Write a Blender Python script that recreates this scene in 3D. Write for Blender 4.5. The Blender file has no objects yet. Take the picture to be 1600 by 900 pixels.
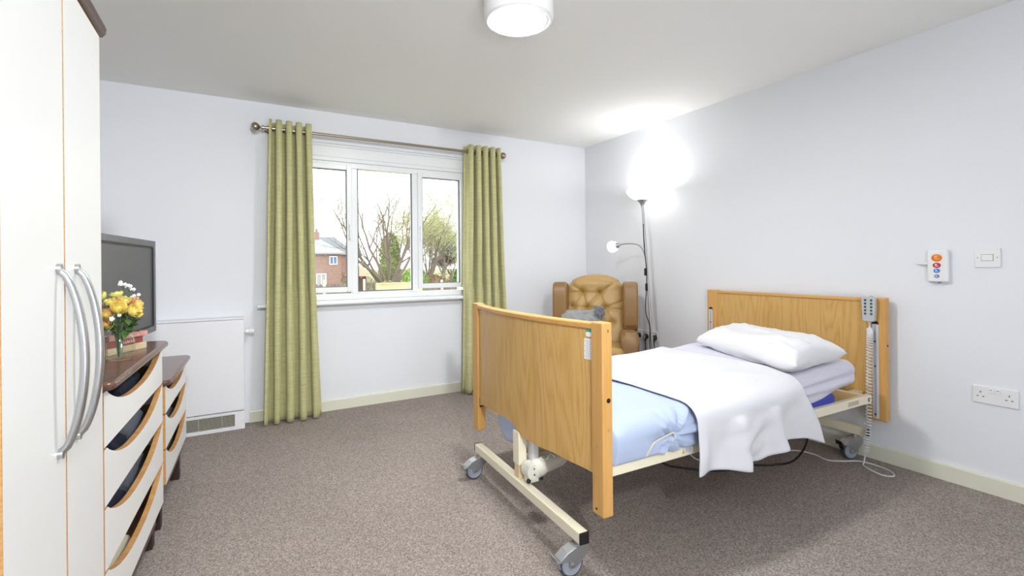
import bpy, math, random
from math import sin, cos, pi, radians, sqrt, exp
from mathutils import Vector, Matrix, noise
random.seed(7)
SC = bpy.context.scene
COL = SC.collection

# ------------------------------------------------------------------ helpers
def lin(c):
    return tuple((x/12.92 if x <= .04045 else ((x+.055)/1.055)**2.4) for x in c)
def rgb(r, g, b):
    return lin((r/255, g/255, b/255)) + (1.0,)

def tag(o, label=None, cat=None, group=None, kind=None):
    if label: o['label'] = label
    if cat: o['category'] = cat
    if group: o['group'] = group
    if kind: o['kind'] = kind
    return o
def empty(name, loc=(0, 0, 0), rz=0.0, parent=None):
    o = bpy.data.objects.new(name, None); COL.objects.link(o)
    o.location = loc; o.rotation_euler = (0, 0, rz); o.empty_display_size = .1
    if parent: o.parent = parent
    return o
def copy_tree(o, parent=None):
    c = o.copy(); COL.objects.link(c); c.parent = parent
    for ch in [k for k in bpy.data.objects if k.parent == o]:
        copy_tree(ch, c)
    return c

class MB:
    def __init__(s): s.v = []; s.f = []; s.m = []; s.cm = 0
    def mat(s, i): s.cm = i; return s
    def add(s, vs, fs):
        b = len(s.v); s.v += [tuple(v) for v in vs]
        for f in fs: s.f.append([b+i for i in f]); s.m.append(s.cm)
        return s
    def box(s, x0, y0, z0, x1, y1, z1):
        return s.add([(x0,y0,z0),(x1,y0,z0),(x1,y1,z0),(x0,y1,z0),(x0,y0,z1),(x1,y0,z1),(x1,y1,z1),(x0,y1,z1)],
              [(0,3,2,1),(4,5,6,7),(0,1,5,4),(1,2,6,5),(2,3,7,6),(3,0,4,7)])
    def bar(s, p, q, w, h, up=(0,0,1)):
        p = Vector(p); q = Vector(q); d = (q-p).normalized(); up = Vector(up)
        a = d.cross(up).normalized(); b = a.cross(d).normalized()
        vs = [P + a*sx*w/2 + b*sy*h/2 for P in (p, q) for sx, sy in ((-1,-1),(1,-1),(1,1),(-1,1))]
        return s.add(vs, [(0,1,2,3),(7,6,5,4),(0,4,5,1),(1,5,6,2),(2,6,7,3),(3,7,4,0)])
    def tube(s, pts, r, n=10, closed=False, cap=True):
        pts = [Vector(p) for p in pts]; N = len(pts)
        rs = r if isinstance(r, (list, tuple)) else [r]*N
        rings = []; prev = None
        for i, p in enumerate(pts):
            if closed: t = (pts[(i+1) % N]-pts[i-1])
            else: t = pts[min(i+1, N-1)]-pts[max(i-1, 0)]
            t = t.normalized() if t.length > 1e-9 else Vector((0, 0, 1))
            if prev is None:
                a = t.cross(Vector((0, 0, 1)))
                if a.length < .1: a = t.cross(Vector((1, 0, 0)))
            else:
                a = prev - t*prev.dot(t)
                if a.length < 1e-6: a = t.cross(Vector((1, 0, 0)))
            a.normalize(); prev = a; b = t.cross(a)
            rings.append([p + (a*cos(2*pi*k/n) + b*sin(2*pi*k/n))*rs[i] for k in range(n)])
        vs = [v for rg in rings for v in rg]; fs = []
        M = N if closed else N-1
        for i in range(M):
            j = (i+1) % N
            for k in range(n):
                l = (k+1) % n
                fs.append((i*n+k, i*n+l, j*n+l, j*n+k))
        if cap and not closed:
            fs.append(tuple(range(n-1, -1, -1))); fs.append(tuple((N-1)*n+k for k in range(n)))
        return s.add(vs, fs)
    def cyl(s, p, q, r, n=20, r2=None):
        return s.tube([p, q], [r, r if r2 is None else r2], n)
    def lathe(s, prof, c=(0,0,0), n=32, axis='z', cap=True):
        vs = []
        for (r, h) in prof:
            for k in range(n):
                a = 2*pi*k/n; x, y = r*cos(a), r*sin(a)
                if axis == 'z': v = (c[0]+x, c[1]+y, c[2]+h)
                elif axis == 'x': v = (c[0]+h, c[1]+x, c[2]+y)
                else: v = (c[0]+y, c[1]+h, c[2]+x)
                vs.append(v)
        fs = []
        for i in range(len(prof)-1):
            for k in range(n):
                l = (k+1) % n; fs.append((i*n+k, i*n+l, (i+1)*n+l, (i+1)*n+k))
        if cap:
            fs.append(tuple(range(n-1, -1, -1))); fs.append(tuple((len(prof)-1)*n+k for k in range(n)))
        return s.add(vs, fs)
    def ball(s, c, r, n=16, sc=(1,1,1)):
        m = max(4, n//2)
        prof = [(sin(pi*i/m), -cos(pi*i/m)) for i in range(m+1)]
        b = len(s.v); s.lathe([(max(p[0], 1e-4)*r, p[1]*r) for p in prof], (0,0,0), n)
        for i in range(b, len(s.v)):
            v = s.v[i]; s.v[i] = (c[0]+v[0]*sc[0], c[1]+v[1]*sc[1], c[2]+v[2]*sc[2])
        return s
    def grid(s, fn, nu, nv, closed_u=False):
        vs = [fn(i/nu, j/nv) for j in range(nv+1) for i in range(nu+1 if not closed_u else nu)]
        W = nu+1 if not closed_u else nu; fs = []
        for j in range(nv):
            for i in range(nu):
                i2 = (i+1) % W if closed_u else i+1
                fs.append((j*W+i, j*W+i2, (j+1)*W+i2, (j+1)*W+i))
        return s.add(vs, fs)
    def prism(s, poly, fn, t):
        """poly: 2D outline; fn(u,v,t) -> 3D; extruded over t=(t0,t1)."""
        n = len(poly)
        vs = [fn(u, v, t[0]) for u, v in poly] + [fn(u, v, t[1]) for u, v in poly]
        fs = [tuple(range(n-1, -1, -1)), tuple(range(n, 2*n))]
        for i in range(n): j = (i+1) % n; fs.append((i, j, n+j, n+i))
        return s.add(vs, fs)
    def xf(s, M, start=0):
        for i in range(start, len(s.v)): s.v[i] = tuple(M @ Vector(s.v[i]))
        return s
    def build(s, name, mats, parent=None, smooth=True, bevel=0, seg=2, solid=0, sub=0, loc=None, auto=35):
        if not isinstance(mats, (list, tuple)): mats = [mats]
        vs = s.v; off = Vector((0, 0, 0))
        if parent is None and loc is None:
            xs = [v[0] for v in vs]; ys = [v[1] for v in vs]; zs = [v[2] for v in vs]
            off = Vector(((min(xs)+max(xs))/2, (min(ys)+max(ys))/2, min(zs)))
            vs = [(v[0]-off.x, v[1]-off.y, v[2]-off.z) for v in vs]
        me = bpy.data.meshes.new(name); me.from_pydata(vs, [], s.f)
        for m in mats: me.materials.append(m)
        me.polygons.foreach_set('material_index', s.m)
        me.update()
        o = bpy.data.objects.new(name, me); COL.objects.link(o)
        if parent: o.parent = parent
        else: o.location = off if loc is None else loc
        if smooth:
            me.polygons.foreach_set('use_smooth', [True]*len(me.polygons))
            if auto:
                try: me.set_sharp_from_angle(angle=radians(auto))
                except Exception: pass
        if solid:
            m = o.modifiers.new('thickness', 'SOLIDIFY'); m.thickness = solid; m.offset = 0
        if sub:
            m = o.modifiers.new('smooth', 'SUBSURF'); m.levels = sub; m.render_levels = sub
        if bevel:
            m = o.modifiers.new('bevel', 'BEVEL'); m.width = bevel; m.segments = seg; m.limit_method = 'ANGLE'
            m.angle_limit = radians(40)
        return o

def smooth_path(pts, k=8):
    P = [Vector(p) for p in pts]; out = []
    for i in range(len(P)-1):
        p0 = P[max(i-1, 0)]; p1 = P[i]; p2 = P[i+1]; p3 = P[min(i+2, len(P)-1)]
        for j in range(k):
            t = j/k
            out.append(.5*((2*p1)+(p2-p0)*t+(2*p0-5*p1+4*p2-p3)*t*t+(3*p1-p0-3*p2+p3)*t**3))
    out.append(P[-1]); return out
def sst(a, b, x):
    t = max(0., min(1., (x-a)/(b-a))); return t*t*(3-2*t)
def nz(x, y=0., z=0.): return noise.noise(Vector((x, y, z)))

# ------------------------------------------------------------------ materials
def mat(name, col, rough=.5, metal=0., spec=.5, bump=None, var=None, **kw):
    m = bpy.data.materials.new(name); m.use_nodes = True
    nt = m.node_tree; b = nt.nodes['Principled BSDF']
    b.inputs['Base Color'].default_value = col
    b.inputs['Roughness'].default_value = rough
    b.inputs['Metallic'].default_value = metal
    b.inputs['Specular IOR Level'].default_value = spec
    for k, v in kw.items(): b.inputs[k].default_value = v
    tc = nt.nodes.new('ShaderNodeTexCoord')
    if var:   # (scale, other colour, detail, stretch)
        sc, col2, det, st = var
        mp = nt.nodes.new('ShaderNodeMapping'); mp.inputs['Scale'].default_value = st
        n = nt.nodes.new('ShaderNodeTexNoise'); n.inputs['Scale'].default_value = sc; n.inputs['Detail'].default_value = det
        r = nt.nodes.new('ShaderNodeValToRGB')
        r.color_ramp.elements[0].color = col; r.color_ramp.elements[0].position = .35
        r.color_ramp.elements[1].color = col2; r.color_ramp.elements[1].position = .65
        nt.links.new(tc.outputs['Object'], mp.inputs[0]); nt.links.new(mp.outputs[0], n.inputs['Vector'])
        nt.links.new(n.outputs['Fac'], r.inputs[0]); nt.links.new(r.outputs[0], b.inputs['Base Color'])
    if bump:  # (scale, strength, distance, stretch)
        sc, stg, dist, st = bump
        mp = nt.nodes.new('ShaderNodeMapping'); mp.inputs['Scale'].default_value = st
        n = nt.nodes.new('ShaderNodeTexNoise'); n.inputs['Scale'].default_value = sc; n.inputs['Detail'].default_value = 4
        bp = nt.nodes.new('ShaderNodeBump'); bp.inputs['Strength'].default_value = stg; bp.inputs['Distance'].default_value = dist
        nt.links.new(tc.outputs['Object'], mp.inputs[0]); nt.links.new(mp.outputs[0], n.inputs['Vector'])
        nt.links.new(n.outputs['Fac'], bp.inputs['Height']); nt.links.new(bp.outputs[0], b.inputs['Normal'])
    return m
U = (1, 1, 1)
M = {}
M['wall'] = mat('wall_paint', rgb(234, 236, 240), .75, bump=(260, .08, .002, U))
M['ceil'] = mat('ceiling_paint', rgb(243, 243, 240), .8, bump=(180, .06, .002, U))
M['skirt'] = mat('cream_gloss', rgb(226, 226, 208), .35)
M['white'] = mat('white_plastic', rgb(238, 238, 238), .35)
M['upvc'] = mat('white_upvc', rgb(240, 242, 243), .25)
M['gasket'] = mat('grey_gasket', rgb(90, 92, 98), .6)
M['radw'] = mat('radiator_enamel', rgb(238, 238, 241), .4)
M['dark'] = mat('dark_gap', rgb(30, 30, 30), .8)
M['blk'] = mat('black_plastic', rgb(24, 24, 26), .45)
M['ward'] = mat('ivory_laminate', rgb(238, 239, 237), .32)
M['edge'] = mat('beech_edging', rgb(205, 158, 100), .5, var=(30, rgb(190, 140, 84), 2, (1, 1, 6)))
M['tray'] = mat('drawer_inside', rgb(150, 122, 92), .7)
M['chrome'] = mat('satin_chrome', rgb(195, 196, 198), .28, 1.)
M['alu'] = mat('cast_aluminium', rgb(176, 178, 180), .42, .85)
M['nickel'] = mat('brushed_nickel', rgb(170, 158, 142), .28, 1.)
M['cream'] = mat('cream_powder_coat', rgb(242, 234, 208), .38)
M['tyre'] = mat('dark_grey_rubber', rgb(70, 74, 84), .6)
M['hub'] = mat('blue_grey_wheel', rgb(148, 154, 164), .5)
M['offw'] = mat('actuator_white', rgb(224, 222, 210), .45)
M['hgrey'] = mat('handset_grey', rgb(190, 194, 196), .4)
M['btn'] = mat('handset_button', rgb(60, 84, 78), .4)
M['tvb'] = mat('tv_bezel', rgb(100, 100, 108), .25)
M['tvs'] = mat('tv_screen', rgb(76, 76, 84), .3, spec=.6)
M['walnutseat'] = mat('dark_foot', rgb(56, 36, 28), .5)
M['blue'] = mat('blue_mattress_cover', rgb(54, 66, 168), .6)
M['sheet'] = mat('pale_lilac_sheet', rgb(224, 222, 236), .85, bump=(14, .25, .01, (1, 5, 5)))
M['cover'] = mat('pale_blue_coverlet', rgb(180, 193, 220), .9, bump=(420, .18, .001, U))
M['blanket'] = mat('white_cotton', rgb(224, 224, 228), .9, bump=(500, .2, .001, U))
M['pillow'] = mat('white_pillowcase', rgb(234, 234, 237), .9, bump=(9, .35, .012, U))
M['leather'] = mat('tan_leather', rgb(184, 150, 90), .42, bump=(300, .12, .001, U))
M['leatherd'] = mat('brown_leather', rgb(144, 110, 68), .42, bump=(300, .12, .001, U))
M['greyfab'] = mat('grey_plush', rgb(158, 160, 160), .95, bump=(120, .5, .004, U))
M['greydk'] = mat('dark_grey_tassel', rgb(146, 148, 156), .95)
M['stick'] = mat('sticker_white', rgb(240, 240, 243), .5)
M['ink'] = mat('grey_print', rgb(150, 150, 160), .7)
M['green'] = mat('sticker_green', rgb(64, 176, 150), .5)
M['yellow'] = mat('sticker_yellow', rgb(222, 186, 40), .5)
M['navy'] = mat('navy_cloth', rgb(28, 32, 48), .95, bump=(60, .4, .004, U))
M['bluecl'] = mat('blue_cloth', rgb(110, 128, 176), .95, bump=(60, .4, .004, U))
M['greycl'] = mat('grey_cloth', rgb(96, 100, 108), .95, bump=(60, .4, .004, U))
M['olivecl'] = mat('olive_cloth', rgb(84, 88, 62), .95, bump=(60, .4, .004, U))
M['creamcl'] = mat('cream_cloth', rgb(214, 206, 186), .95, bump=(60, .4, .004, U))
M['leaf'] = mat('rose_leaf', rgb(56, 88, 44), .5, var=(40, rgb(96, 130, 66), 2, U))
M['stem'] = mat('rose_stem', rgb(70, 96, 50), .6)
M['yel'] = mat('yellow_petal', rgb(252, 236, 140), .6, var=(60, rgb(250, 224, 122), 2, U))
M['ygr'] = mat('green_yellow_petal', rgb(214, 224, 120), .6, var=(50, rgb(246, 226, 140), 2, U))
M['peach'] = mat('peach_petal', rgb(244, 176, 120), .6, var=(50, rgb(248, 222, 130), 2, U))
M['pink'] = mat('pink_petal', rgb(236, 160, 130), .6, var=(50, rgb(244, 220, 140), 2, U))
M['wpet'] = mat('white_petal', rgb(244, 246, 244), .6)
M['page'] = mat('book_pages', rgb(222, 206, 168), .85, bump=(400, .3, .001, (.02, .02, 1)))
M['bred'] = mat('book_red', rgb(150, 72, 66), .6)
M['bcream'] = mat('book_cream', rgb(206, 190, 154), .6)
M['bpink'] = mat('book_pink', rgb(206, 150, 138), .6)
M['gold'] = mat('book_lettering', rgb(228, 200, 160), .6)
M['orange'] = mat('orange_button', rgb(226, 120, 30), .4)
M['redb'] = mat('red_button', rgb(190, 28, 48), .4)
M['blueb'] = mat('blue_button', rgb(64, 130, 214), .4)
M['greyb'] = mat('grey_button', rgb(130, 134, 160), .4)
M['coil'] = mat('cable_grey', rgb(222, 224, 224), .45)

def glow(name, col, s):
    m = bpy.data.materials.new(name); m.use_nodes = True
    b = m.node_tree.nodes['Principled BSDF']
    b.inputs['Base Color'].default_value = (.8, .8, .8, 1)
    b.inputs['Emission Color'].default_value = col; b.inputs['Emission Strength'].default_value = s
    return m
def glassy(name, fac=.06, tint=(1, 1, 1, 1), edge=.4):
    m = bpy.data.materials.new(name); m.use_nodes = True; nt = m.node_tree
    nt.nodes.remove(nt.nodes['Principled BSDF']); out = nt.nodes['Material Output']
    t = nt.nodes.new('ShaderNodeBsdfTransparent'); t.inputs[0].default_value = tint
    g = nt.nodes.new('ShaderNodeBsdfGlossy'); g.inputs['Roughness'].default_value = .02
    f = nt.nodes.new('ShaderNodeLayerWeight'); f.inputs[0].default_value = .5
    pw = nt.nodes.new('ShaderNodeMath'); pw.operation = 'POWER'; pw.inputs[1].default_value = 4.5
    ml = nt.nodes.new('ShaderNodeMath'); ml.operation = 'MULTIPLY_ADD'; ml.inputs[1].default_value = edge; ml.inputs[2].default_value = fac
    mx = nt.nodes.new('ShaderNodeMixShader')
    nt.links.new(f.outputs['Facing'], pw.inputs[0]); nt.links.new(pw.outputs[0], ml.inputs[0]); nt.links.new(ml.outputs[0], mx.inputs[0])
    nt.links.new(t.outputs[0], mx.inputs[1]); nt.links.new(g.outputs[0], mx.inputs[2]); nt.links.new(mx.outputs[0], out.inputs[0])
    return m
M['pane'] = glassy('window_glass', .035)
M['jar'] = glassy('clear_jar_glass', .09, (.96, .975, .97, 1), .9)

def oak(name, c1, c2, c3, axis='z'):
    m = bpy.data.materials.new(name); m.use_nodes = True; nt = m.node_tree; L = nt.links
    b = nt.nodes['Principled BSDF']; b.inputs['Roughness'].default_value = .38
    tc = nt.nodes.new('ShaderNodeTexCoord')
    st = {'z': (1, 1, .12), 'y': (1, .12, 1), 'x': (.12, 1, 1)}[axis]
    mp = nt.nodes.new('ShaderNodeMapping'); mp.inputs['Scale'].default_value = st
    L.new(tc.outputs['Object'], mp.inputs[0])
    n1 = nt.nodes.new('ShaderNodeTexNoise'); n1.inputs['Scale'].default_value = 5.5; n1.inputs['Detail'].default_value = 1.5
    L.new(mp.outputs[0], n1.inputs['Vector'])
    w = nt.nodes.new('ShaderNodeMath'); w.operation = 'MULTIPLY'; w.inputs[1].default_value = 34
    fr = nt.nodes.new('ShaderNodeMath'); fr.operation = 'PINGPONG'; fr.inputs[1].default_value = 1.0
    L.new(n1.outputs['Fac'], w.inputs[0]); L.new(w.outputs[0], fr.inputs[0])
    mp2 = nt.nodes.new('ShaderNodeMapping'); mp2.inputs['Scale'].default_value = tuple(v*(1 if v == 1 else .35) for v in st)
    L.new(tc.outputs['Object'], mp2.inputs[0])
    n2 = nt.nodes.new('ShaderNodeTexNoise'); n2.inputs['Scale'].default_value = 210; n2.inputs['Detail'].default_value = 3
    L.new(mp2.outputs[0], n2.inputs['Vector'])
    mx = nt.nodes.new('ShaderNodeMix'); mx.data_type = 'FLOAT'; mx.inputs[0].default_value = .72
    L.new(fr.outputs[0], mx.inputs[2]); L.new(n2.outputs['Fac'], mx.inputs[3])
    r = nt.nodes.new('ShaderNodeValToRGB'); e = r.color_ramp.elements
    e[0].position = .3; e[0].color = c3; e[1].position = .72; e[1].color = c1
    k = e.new(.48); k.color = c2
    L.new(mx.outputs[0], r.inputs[0]); L.new(r.outputs[0], b.inputs['Base Color'])
    bp = nt.nodes.new('ShaderNodeBump'); bp.inputs['Strength'].default_value = .06; bp.inputs['Distance'].default_value = .001
    L.new(n2.outputs['Fac'], bp.inputs['Height']); L.new(bp.outputs[0], b.inputs['Normal'])
    return m
M['oak'] = oak('oak_veneer', rgb(216, 176, 110), rgb(210, 168, 100), rgb(196, 152, 84))
M['oakp'] = mat('oak_post', rgb(220, 170, 100), .4, var=(60, rgb(210, 158, 88), 3, (1, 1, .06)))
M['oakr'] = mat('oak_rail', rgb(218, 168, 98), .4, var=(60, rgb(206, 154, 84), 3, (1, .06, 1)))
M['walnut'] = mat('walnut_top', rgb(112, 80, 66), .22, var=(40, rgb(88, 60, 50), 4, (1, .06, 1)))
M['walnutd'] = mat('walnut_cornice', rgb(84, 64, 58), .35)

def carpet():
    m = bpy.data.materials.new('carpet'); m.use_nodes = True; nt = m.node_tree; L = nt.links
    b = nt.nodes['Principled BSDF']; b.inputs['Roughness'].default_value = .95; b.inputs['Specular IOR Level'].default_value = .15
    tc = nt.nodes.new('ShaderNodeTexCoord')
    n = nt.nodes.new('ShaderNodeTexNoise'); n.inputs['Scale'].default_value = 170; n.inputs['Detail'].default_value = 4; n.inputs['Roughness'].default_value = .75
    n2 = nt.nodes.new('ShaderNodeTexNoise'); n2.inputs['Scale'].default_value = 2.2; n2.inputs['Detail'].default_value = 4
    L.new(tc.outputs['Object'], n.inputs['Vector']); L.new(tc.outputs['Object'], n2.inputs['Vector'])
    r = nt.nodes.new('ShaderNodeValToRGB'); e = r.color_ramp.elements
    e[0].position = .36; e[0].color = rgb(112, 102, 96); e[1].position = .66; e[1].color = rgb(200, 188, 180)
    k = e.new(.5); k.color = rgb(156, 145, 138)
    L.new(n.outputs['Fac'], r.inputs[0])
    mx = nt.nodes.new('ShaderNodeMix'); mx.data_type = 'RGBA'; mx.blend_type = 'MULTIPLY'; mx.inputs[0].default_value = .35
    r2 = nt.nodes.new('ShaderNodeValToRGB'); r2.color_ramp.elements[0].position = .35; r2.color_ramp.elements[0].color = (.75, .73, .72, 1)
    r2.color_ramp.elements[1].position = .65; r2.color_ramp.elements[1].color = (1, 1, 1, 1)
    L.new(n2.outputs['Fac'], r2.inputs[0]); L.new(r.outputs[0], mx.inputs[6]); L.new(r2.outputs[0], mx.inputs[7])
    L.new(mx.outputs[2], b.inputs['Base Color'])
    bp = nt.nodes.new('ShaderNodeBump'); bp.inputs['Strength'].default_value = .6; bp.inputs['Distance'].default_value = .006
    L.new(n.outputs['Fac'], bp.inputs['Height']); L.new(bp.outputs[0], b.inputs['Normal'])
    return m
M['carpet'] = carpet()

def linen():
    m = bpy.data.materials.new('olive_linen'); m.use_nodes = True; nt = m.node_tree; L = nt.links
    b = nt.nodes['Principled BSDF']; b.inputs['Roughness'].default_value = .75
    b.inputs['Sheen Weight'].default_value = .25
    tc = nt.nodes.new('ShaderNodeTexCoord'); outs = []
    for st in ((90, 90, 3), (8, 8, 160)):
        mp = nt.nodes.new('ShaderNodeMapping'); mp.inputs['Scale'].default_value = st
        n = nt.nodes.new('ShaderNodeTexNoise'); n.inputs['Scale'].default_value = 1; n.inputs['Detail'].default_value = 3
        L.new(tc.outputs['Object'], mp.inputs[0]); L.new(mp.outputs[0], n.inputs['Vector']); outs.append(n.outputs['Fac'])
    ad = nt.nodes.new('ShaderNodeMath'); ad.operation = 'ADD'; L.new(outs[0], ad.inputs[0]); L.new(outs[1], ad.inputs[1])
    hf = nt.nodes.new('ShaderNodeMath'); hf.operation = 'MULTIPLY'; hf.inputs[1].default_value = .5; L.new(ad.outputs[0], hf.inputs[0])
    r = nt.nodes.new('ShaderNodeValToRGB'); e = r.color_ramp.elements
    e[0].position = .36; e[0].color = rgb(178, 176, 122); e[1].position = .64; e[1].color = rgb(204, 200, 148)
    L.new(hf.outputs[0], r.inputs[0]); L.new(r.outputs[0], b.inputs['Base Color'])
    bp = nt.nodes.new('ShaderNodeBump'); bp.inputs['Strength'].default_value = .2; bp.inputs['Distance'].default_value = .001
    L.new(hf.outputs[0], bp.inputs['Height']); L.new(bp.outputs[0], b.inputs['Normal'])
    return m
M['linen'] = linen()

# ------------------------------------------------------------------ camera
F, YAW, ROLL, CY, CH = 751.574, .5173, -.0093, 413.31, 1.1588
f = Vector((sin(YAW), cos(YAW), 0)); r = Vector((cos(YAW), -sin(YAW), 0)); u = r.cross(f)
r2 = r*cos(ROLL)+u*sin(ROLL); u2 = -r*sin(ROLL)+u*cos(ROLL)
cam = bpy.data.objects.new('camera', bpy.data.cameras.new('camera')); COL.objects.link(cam)
cam.matrix_world = Matrix(((r2.x, u2.x, -f.x, 0), (r2.y, u2.y, -f.y, 0), (r2.z, u2.z, -f.z, CH), (0, 0, 0, 1)))
cam.data.sensor_width = 36; cam.data.lens = F/1600*36; cam.data.shift_y = (CY-450)/1600
cam.data.clip_start = .02; cam.data.clip_end = 500
SC.camera = cam

# ------------------------------------------------------------------ room shell
XL, XR, YF, YB, H = -.90, 3.24, -1.35, 4.092, 2.4
T = .28
# window opening in back wall
WX0, WX1, WZ0, WZ1 = .30, 1.865, .862, 2.15
def struct(mb, name, m, **k):
    k.setdefault('smooth', False); o = mb.build(name, m, **k); tag(o, kind='structure'); return o
struct(MB().box(XL-T, YF-T, -.15, XR+T, YB+T, 0), 'floor', M['carpet'])
struct(MB().box(XL-T, YF-T, H, XR+T, YB+T, H+.15), 'ceiling', M['ceil'])
b = MB().box(XL-T, YB, 0, WX0, YB+T, H).box(WX1, YB, 0, XR+T, YB+T, H).box(WX0, YB, 0, WX1, YB+T, WZ0).box(WX0, YB, WZ1, WX1, YB+T, H)
struct(b, 'wall_back', M['wall'])
struct(MB().box(XR, YF, 0, XR+T, YB, H), 'wall_right', M['wall'])
struct(MB().box(XL-T, YF, 0, XL, YB, H), 'wall_left', M['wall'])
struct(MB().box(XL-T, YF-T, 0, XR+T, YF, H), 'wall_front', M['wall'])
def skirting(name, p, q, nrm):
    p = Vector(p); q = Vector(q); n = Vector(nrm); mb = MB()
    prof = [(0, 0), (.015, 0), (.015, .078), (.012, .086), (.006, .088), (0, .088)]
    mb.prism(prof, lambda a, z, t: (p+(q-p)*t + n*a + Vector((0, 0, z))), (0, 1))
    struct(mb, name, M['skirt'])
skirting('baseboard_back', (.065, YB, 0), (XR-.015, YB, 0), (0, -1, 0))
skirting('baseboard_right', (XR, YF+.015, 0), (XR, YB, 0), (-1, 0, 0))
skirting('baseboard_left', (XL, YF+.015, 0), (XL, YB, 0), (1, 0, 0))
skirting('baseboard_front', (XL, YF, 0), (XR, YF, 0), (0, 1, 0))

# window ------------------------------------------------------------
win = empty('window_1', ((WX0+WX1)/2, YB+.04, WZ0)); tag(win, kind='structure')
def wpart(mb, name, m, parent=None, **k):
    mb.v = [(v[0]-win.location.x, v[1]-win.location.y, v[2]-win.location.z) for v in mb.v]
    return mb.build(name, m, parent or win, **k)
FY0, FY1 = YB+.028, YB+.09
def rect_frame(mb, x0, z0, x1, z1, w, y0, y1):
    mb.box(x0, y0, z0, x0+w, y1, z1); mb.box(x1-w, y0, z0, x1, y1, z1)
    mb.box(x0+w, y0, z0, x1-w, y1, z0+w); mb.box(x0+w, y0, z1-w, x1-w, y1, z1); return mb
FT = 2.013   # top of the glazed frame
mb = rect_frame(MB(), WX0, WZ0+.022, WX1, FT, .045, FY0, FY1)
mb.box(.822, FY0, WZ0+.067, .868, FY1, FT-.045).box(1.335, FY0, WZ0+.067, 1.385, FY1, FT-.045)
mb.box(.868, FY0-.0, WZ0+.067, 1.335, FY1, .945)
wpart(mb, 'window_frame', M['upvc'], smooth=False, bevel=.004)
mb = MB().box(WX0, YB+.012, FT, WX1, FY1, WZ1)
mb.box(WX0, YB-.004, FT+.115, WX1, YB+.012, FT+.125).box(WX0, YB+.004, FT+.03, WX1, YB+.012, FT+.034)
wpart(mb, 'head_panel', M['upvc'], smooth=False, bevel=.002)
def sash(x0, z0, x1, z1, hx):
    s = wpart(rect_frame(MB(), x0, z0, x1, z1, .042, FY0-.014, FY1-.02), 'sash', M['upvc'], smooth=False, bevel=.005)
    g = rect_frame(MB(), x0+.042, z0+.042, x1-.042, z1-.042, .005, FY0-.004, FY0+.02)
    wpart(g, 'gasket', M['gasket'], smooth=False)
    zc = (z0+z1)/2+.02
    h = MB().box(hx-.012, FY0-.022, zc-.05, hx+.012, FY0-.014, zc+.05).box(hx-.009, FY0-.045, zc-.012, hx+.009, FY0-.022, zc+.012)
    h.box(hx-.009, FY0-.05, zc-.11, hx+.009, FY0-.036, zc+.012)
    wpart(h, 'window_handle', M['upvc'], smooth=False, bevel=.004)
    wpart(MB().box(x0+.04, FY0+.02, z0+.04, x1-.04, FY0+.026, z1-.04), 'pane', M['pane'], smooth=False)
sash(.345, .945, .822, 1.99, .803)
sash(1.385, .955, 1.83, 1.985, 1.402)
g = rect_frame(MB(), .868, .945, 1.335, FT-.03, .007, FY0+.002, FY0+.02)
wpart(g, 'gasket', M['gasket'], smooth=False)
wpart(MB().box(.868, FY0+.02, .94, 1.335, FY0+.026, FT-.04), 'pane', M['pane'], smooth=False)
mb = MB(); prof = [(0, 0), (-.155, 0), (-.162, .006), (-.164, .014), (-.162, .022), (-.155, .028), (0, .028)]
mb.prism(prof, lambda a, z, t: (.122+t*(2.06-.122), FY0+.06+a, .846+z), (0, 1))
# the sill nose runs wider than the opening, the back part stays inside it
mb = MB().prism([(0, 0), (-.072, 0), (-.080, .006), (-.082, .014), (-.080, .022), (-.072, .028), (0, .028)],
                lambda a, z, t: (.122+t*(2.06-.122), YB+a, .850+z), (0, 1))
mb.box(WX0+.001, YB, WZ0, WX1-.001, FY0+.02, WZ0+.021)
wpart(mb, 'window_sill', M['upvc'], auto=50)

# ------------------------------------------------------------------ lights
def ceiling_light(x, y, label, s, col):
    t = empty('ceiling_light', (x, y, H-.095)); tag(t, label, 'light')
    MB().lathe([(.142, .002), (.142, .0), (.150, -.001), (.160, .006), (.165, .02), (.163, .095), (.02, .095)], n=64).build('light_body', M['white'], t)
    MB().lathe([(.001, -.001), (.09, -.001), (.128, .001), (.142, .006), (.142, .012), (.001, .012)], n=64).build('diffuser', glow('diffuser_glow', col, s), t)
    return t
ceiling_light(1.160, 1.955, 'round white flush ceiling light with glowing flat diffuser above the bed foot', 140, (.97, .98, 1, 1))
pd = empty('globe_fill_light', (.80, -1.05, 0)); tag(pd, 'added white globe fill light on a stand at the near end of the room, out of view', 'lamp')  # invented fill light behind the camera, added to even out the room's brightness
MB().ball((0, 0, 1.15), .18, 32).build('fill_globe', glow('fill_globe_glow', (.92, .96, 1, 1), 27), pd)
MB().cyl((0, 0, .03), (0, 0, .975), .012, 16).build('lamp_pole', M['alu'], pd)
MB().lathe([(.001, 0), (.15, 0), (.155, .008), (.15, .02), (.02, .034), (.001, .034)], n=36).build('lamp_base', M['alu'], pd)

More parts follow.
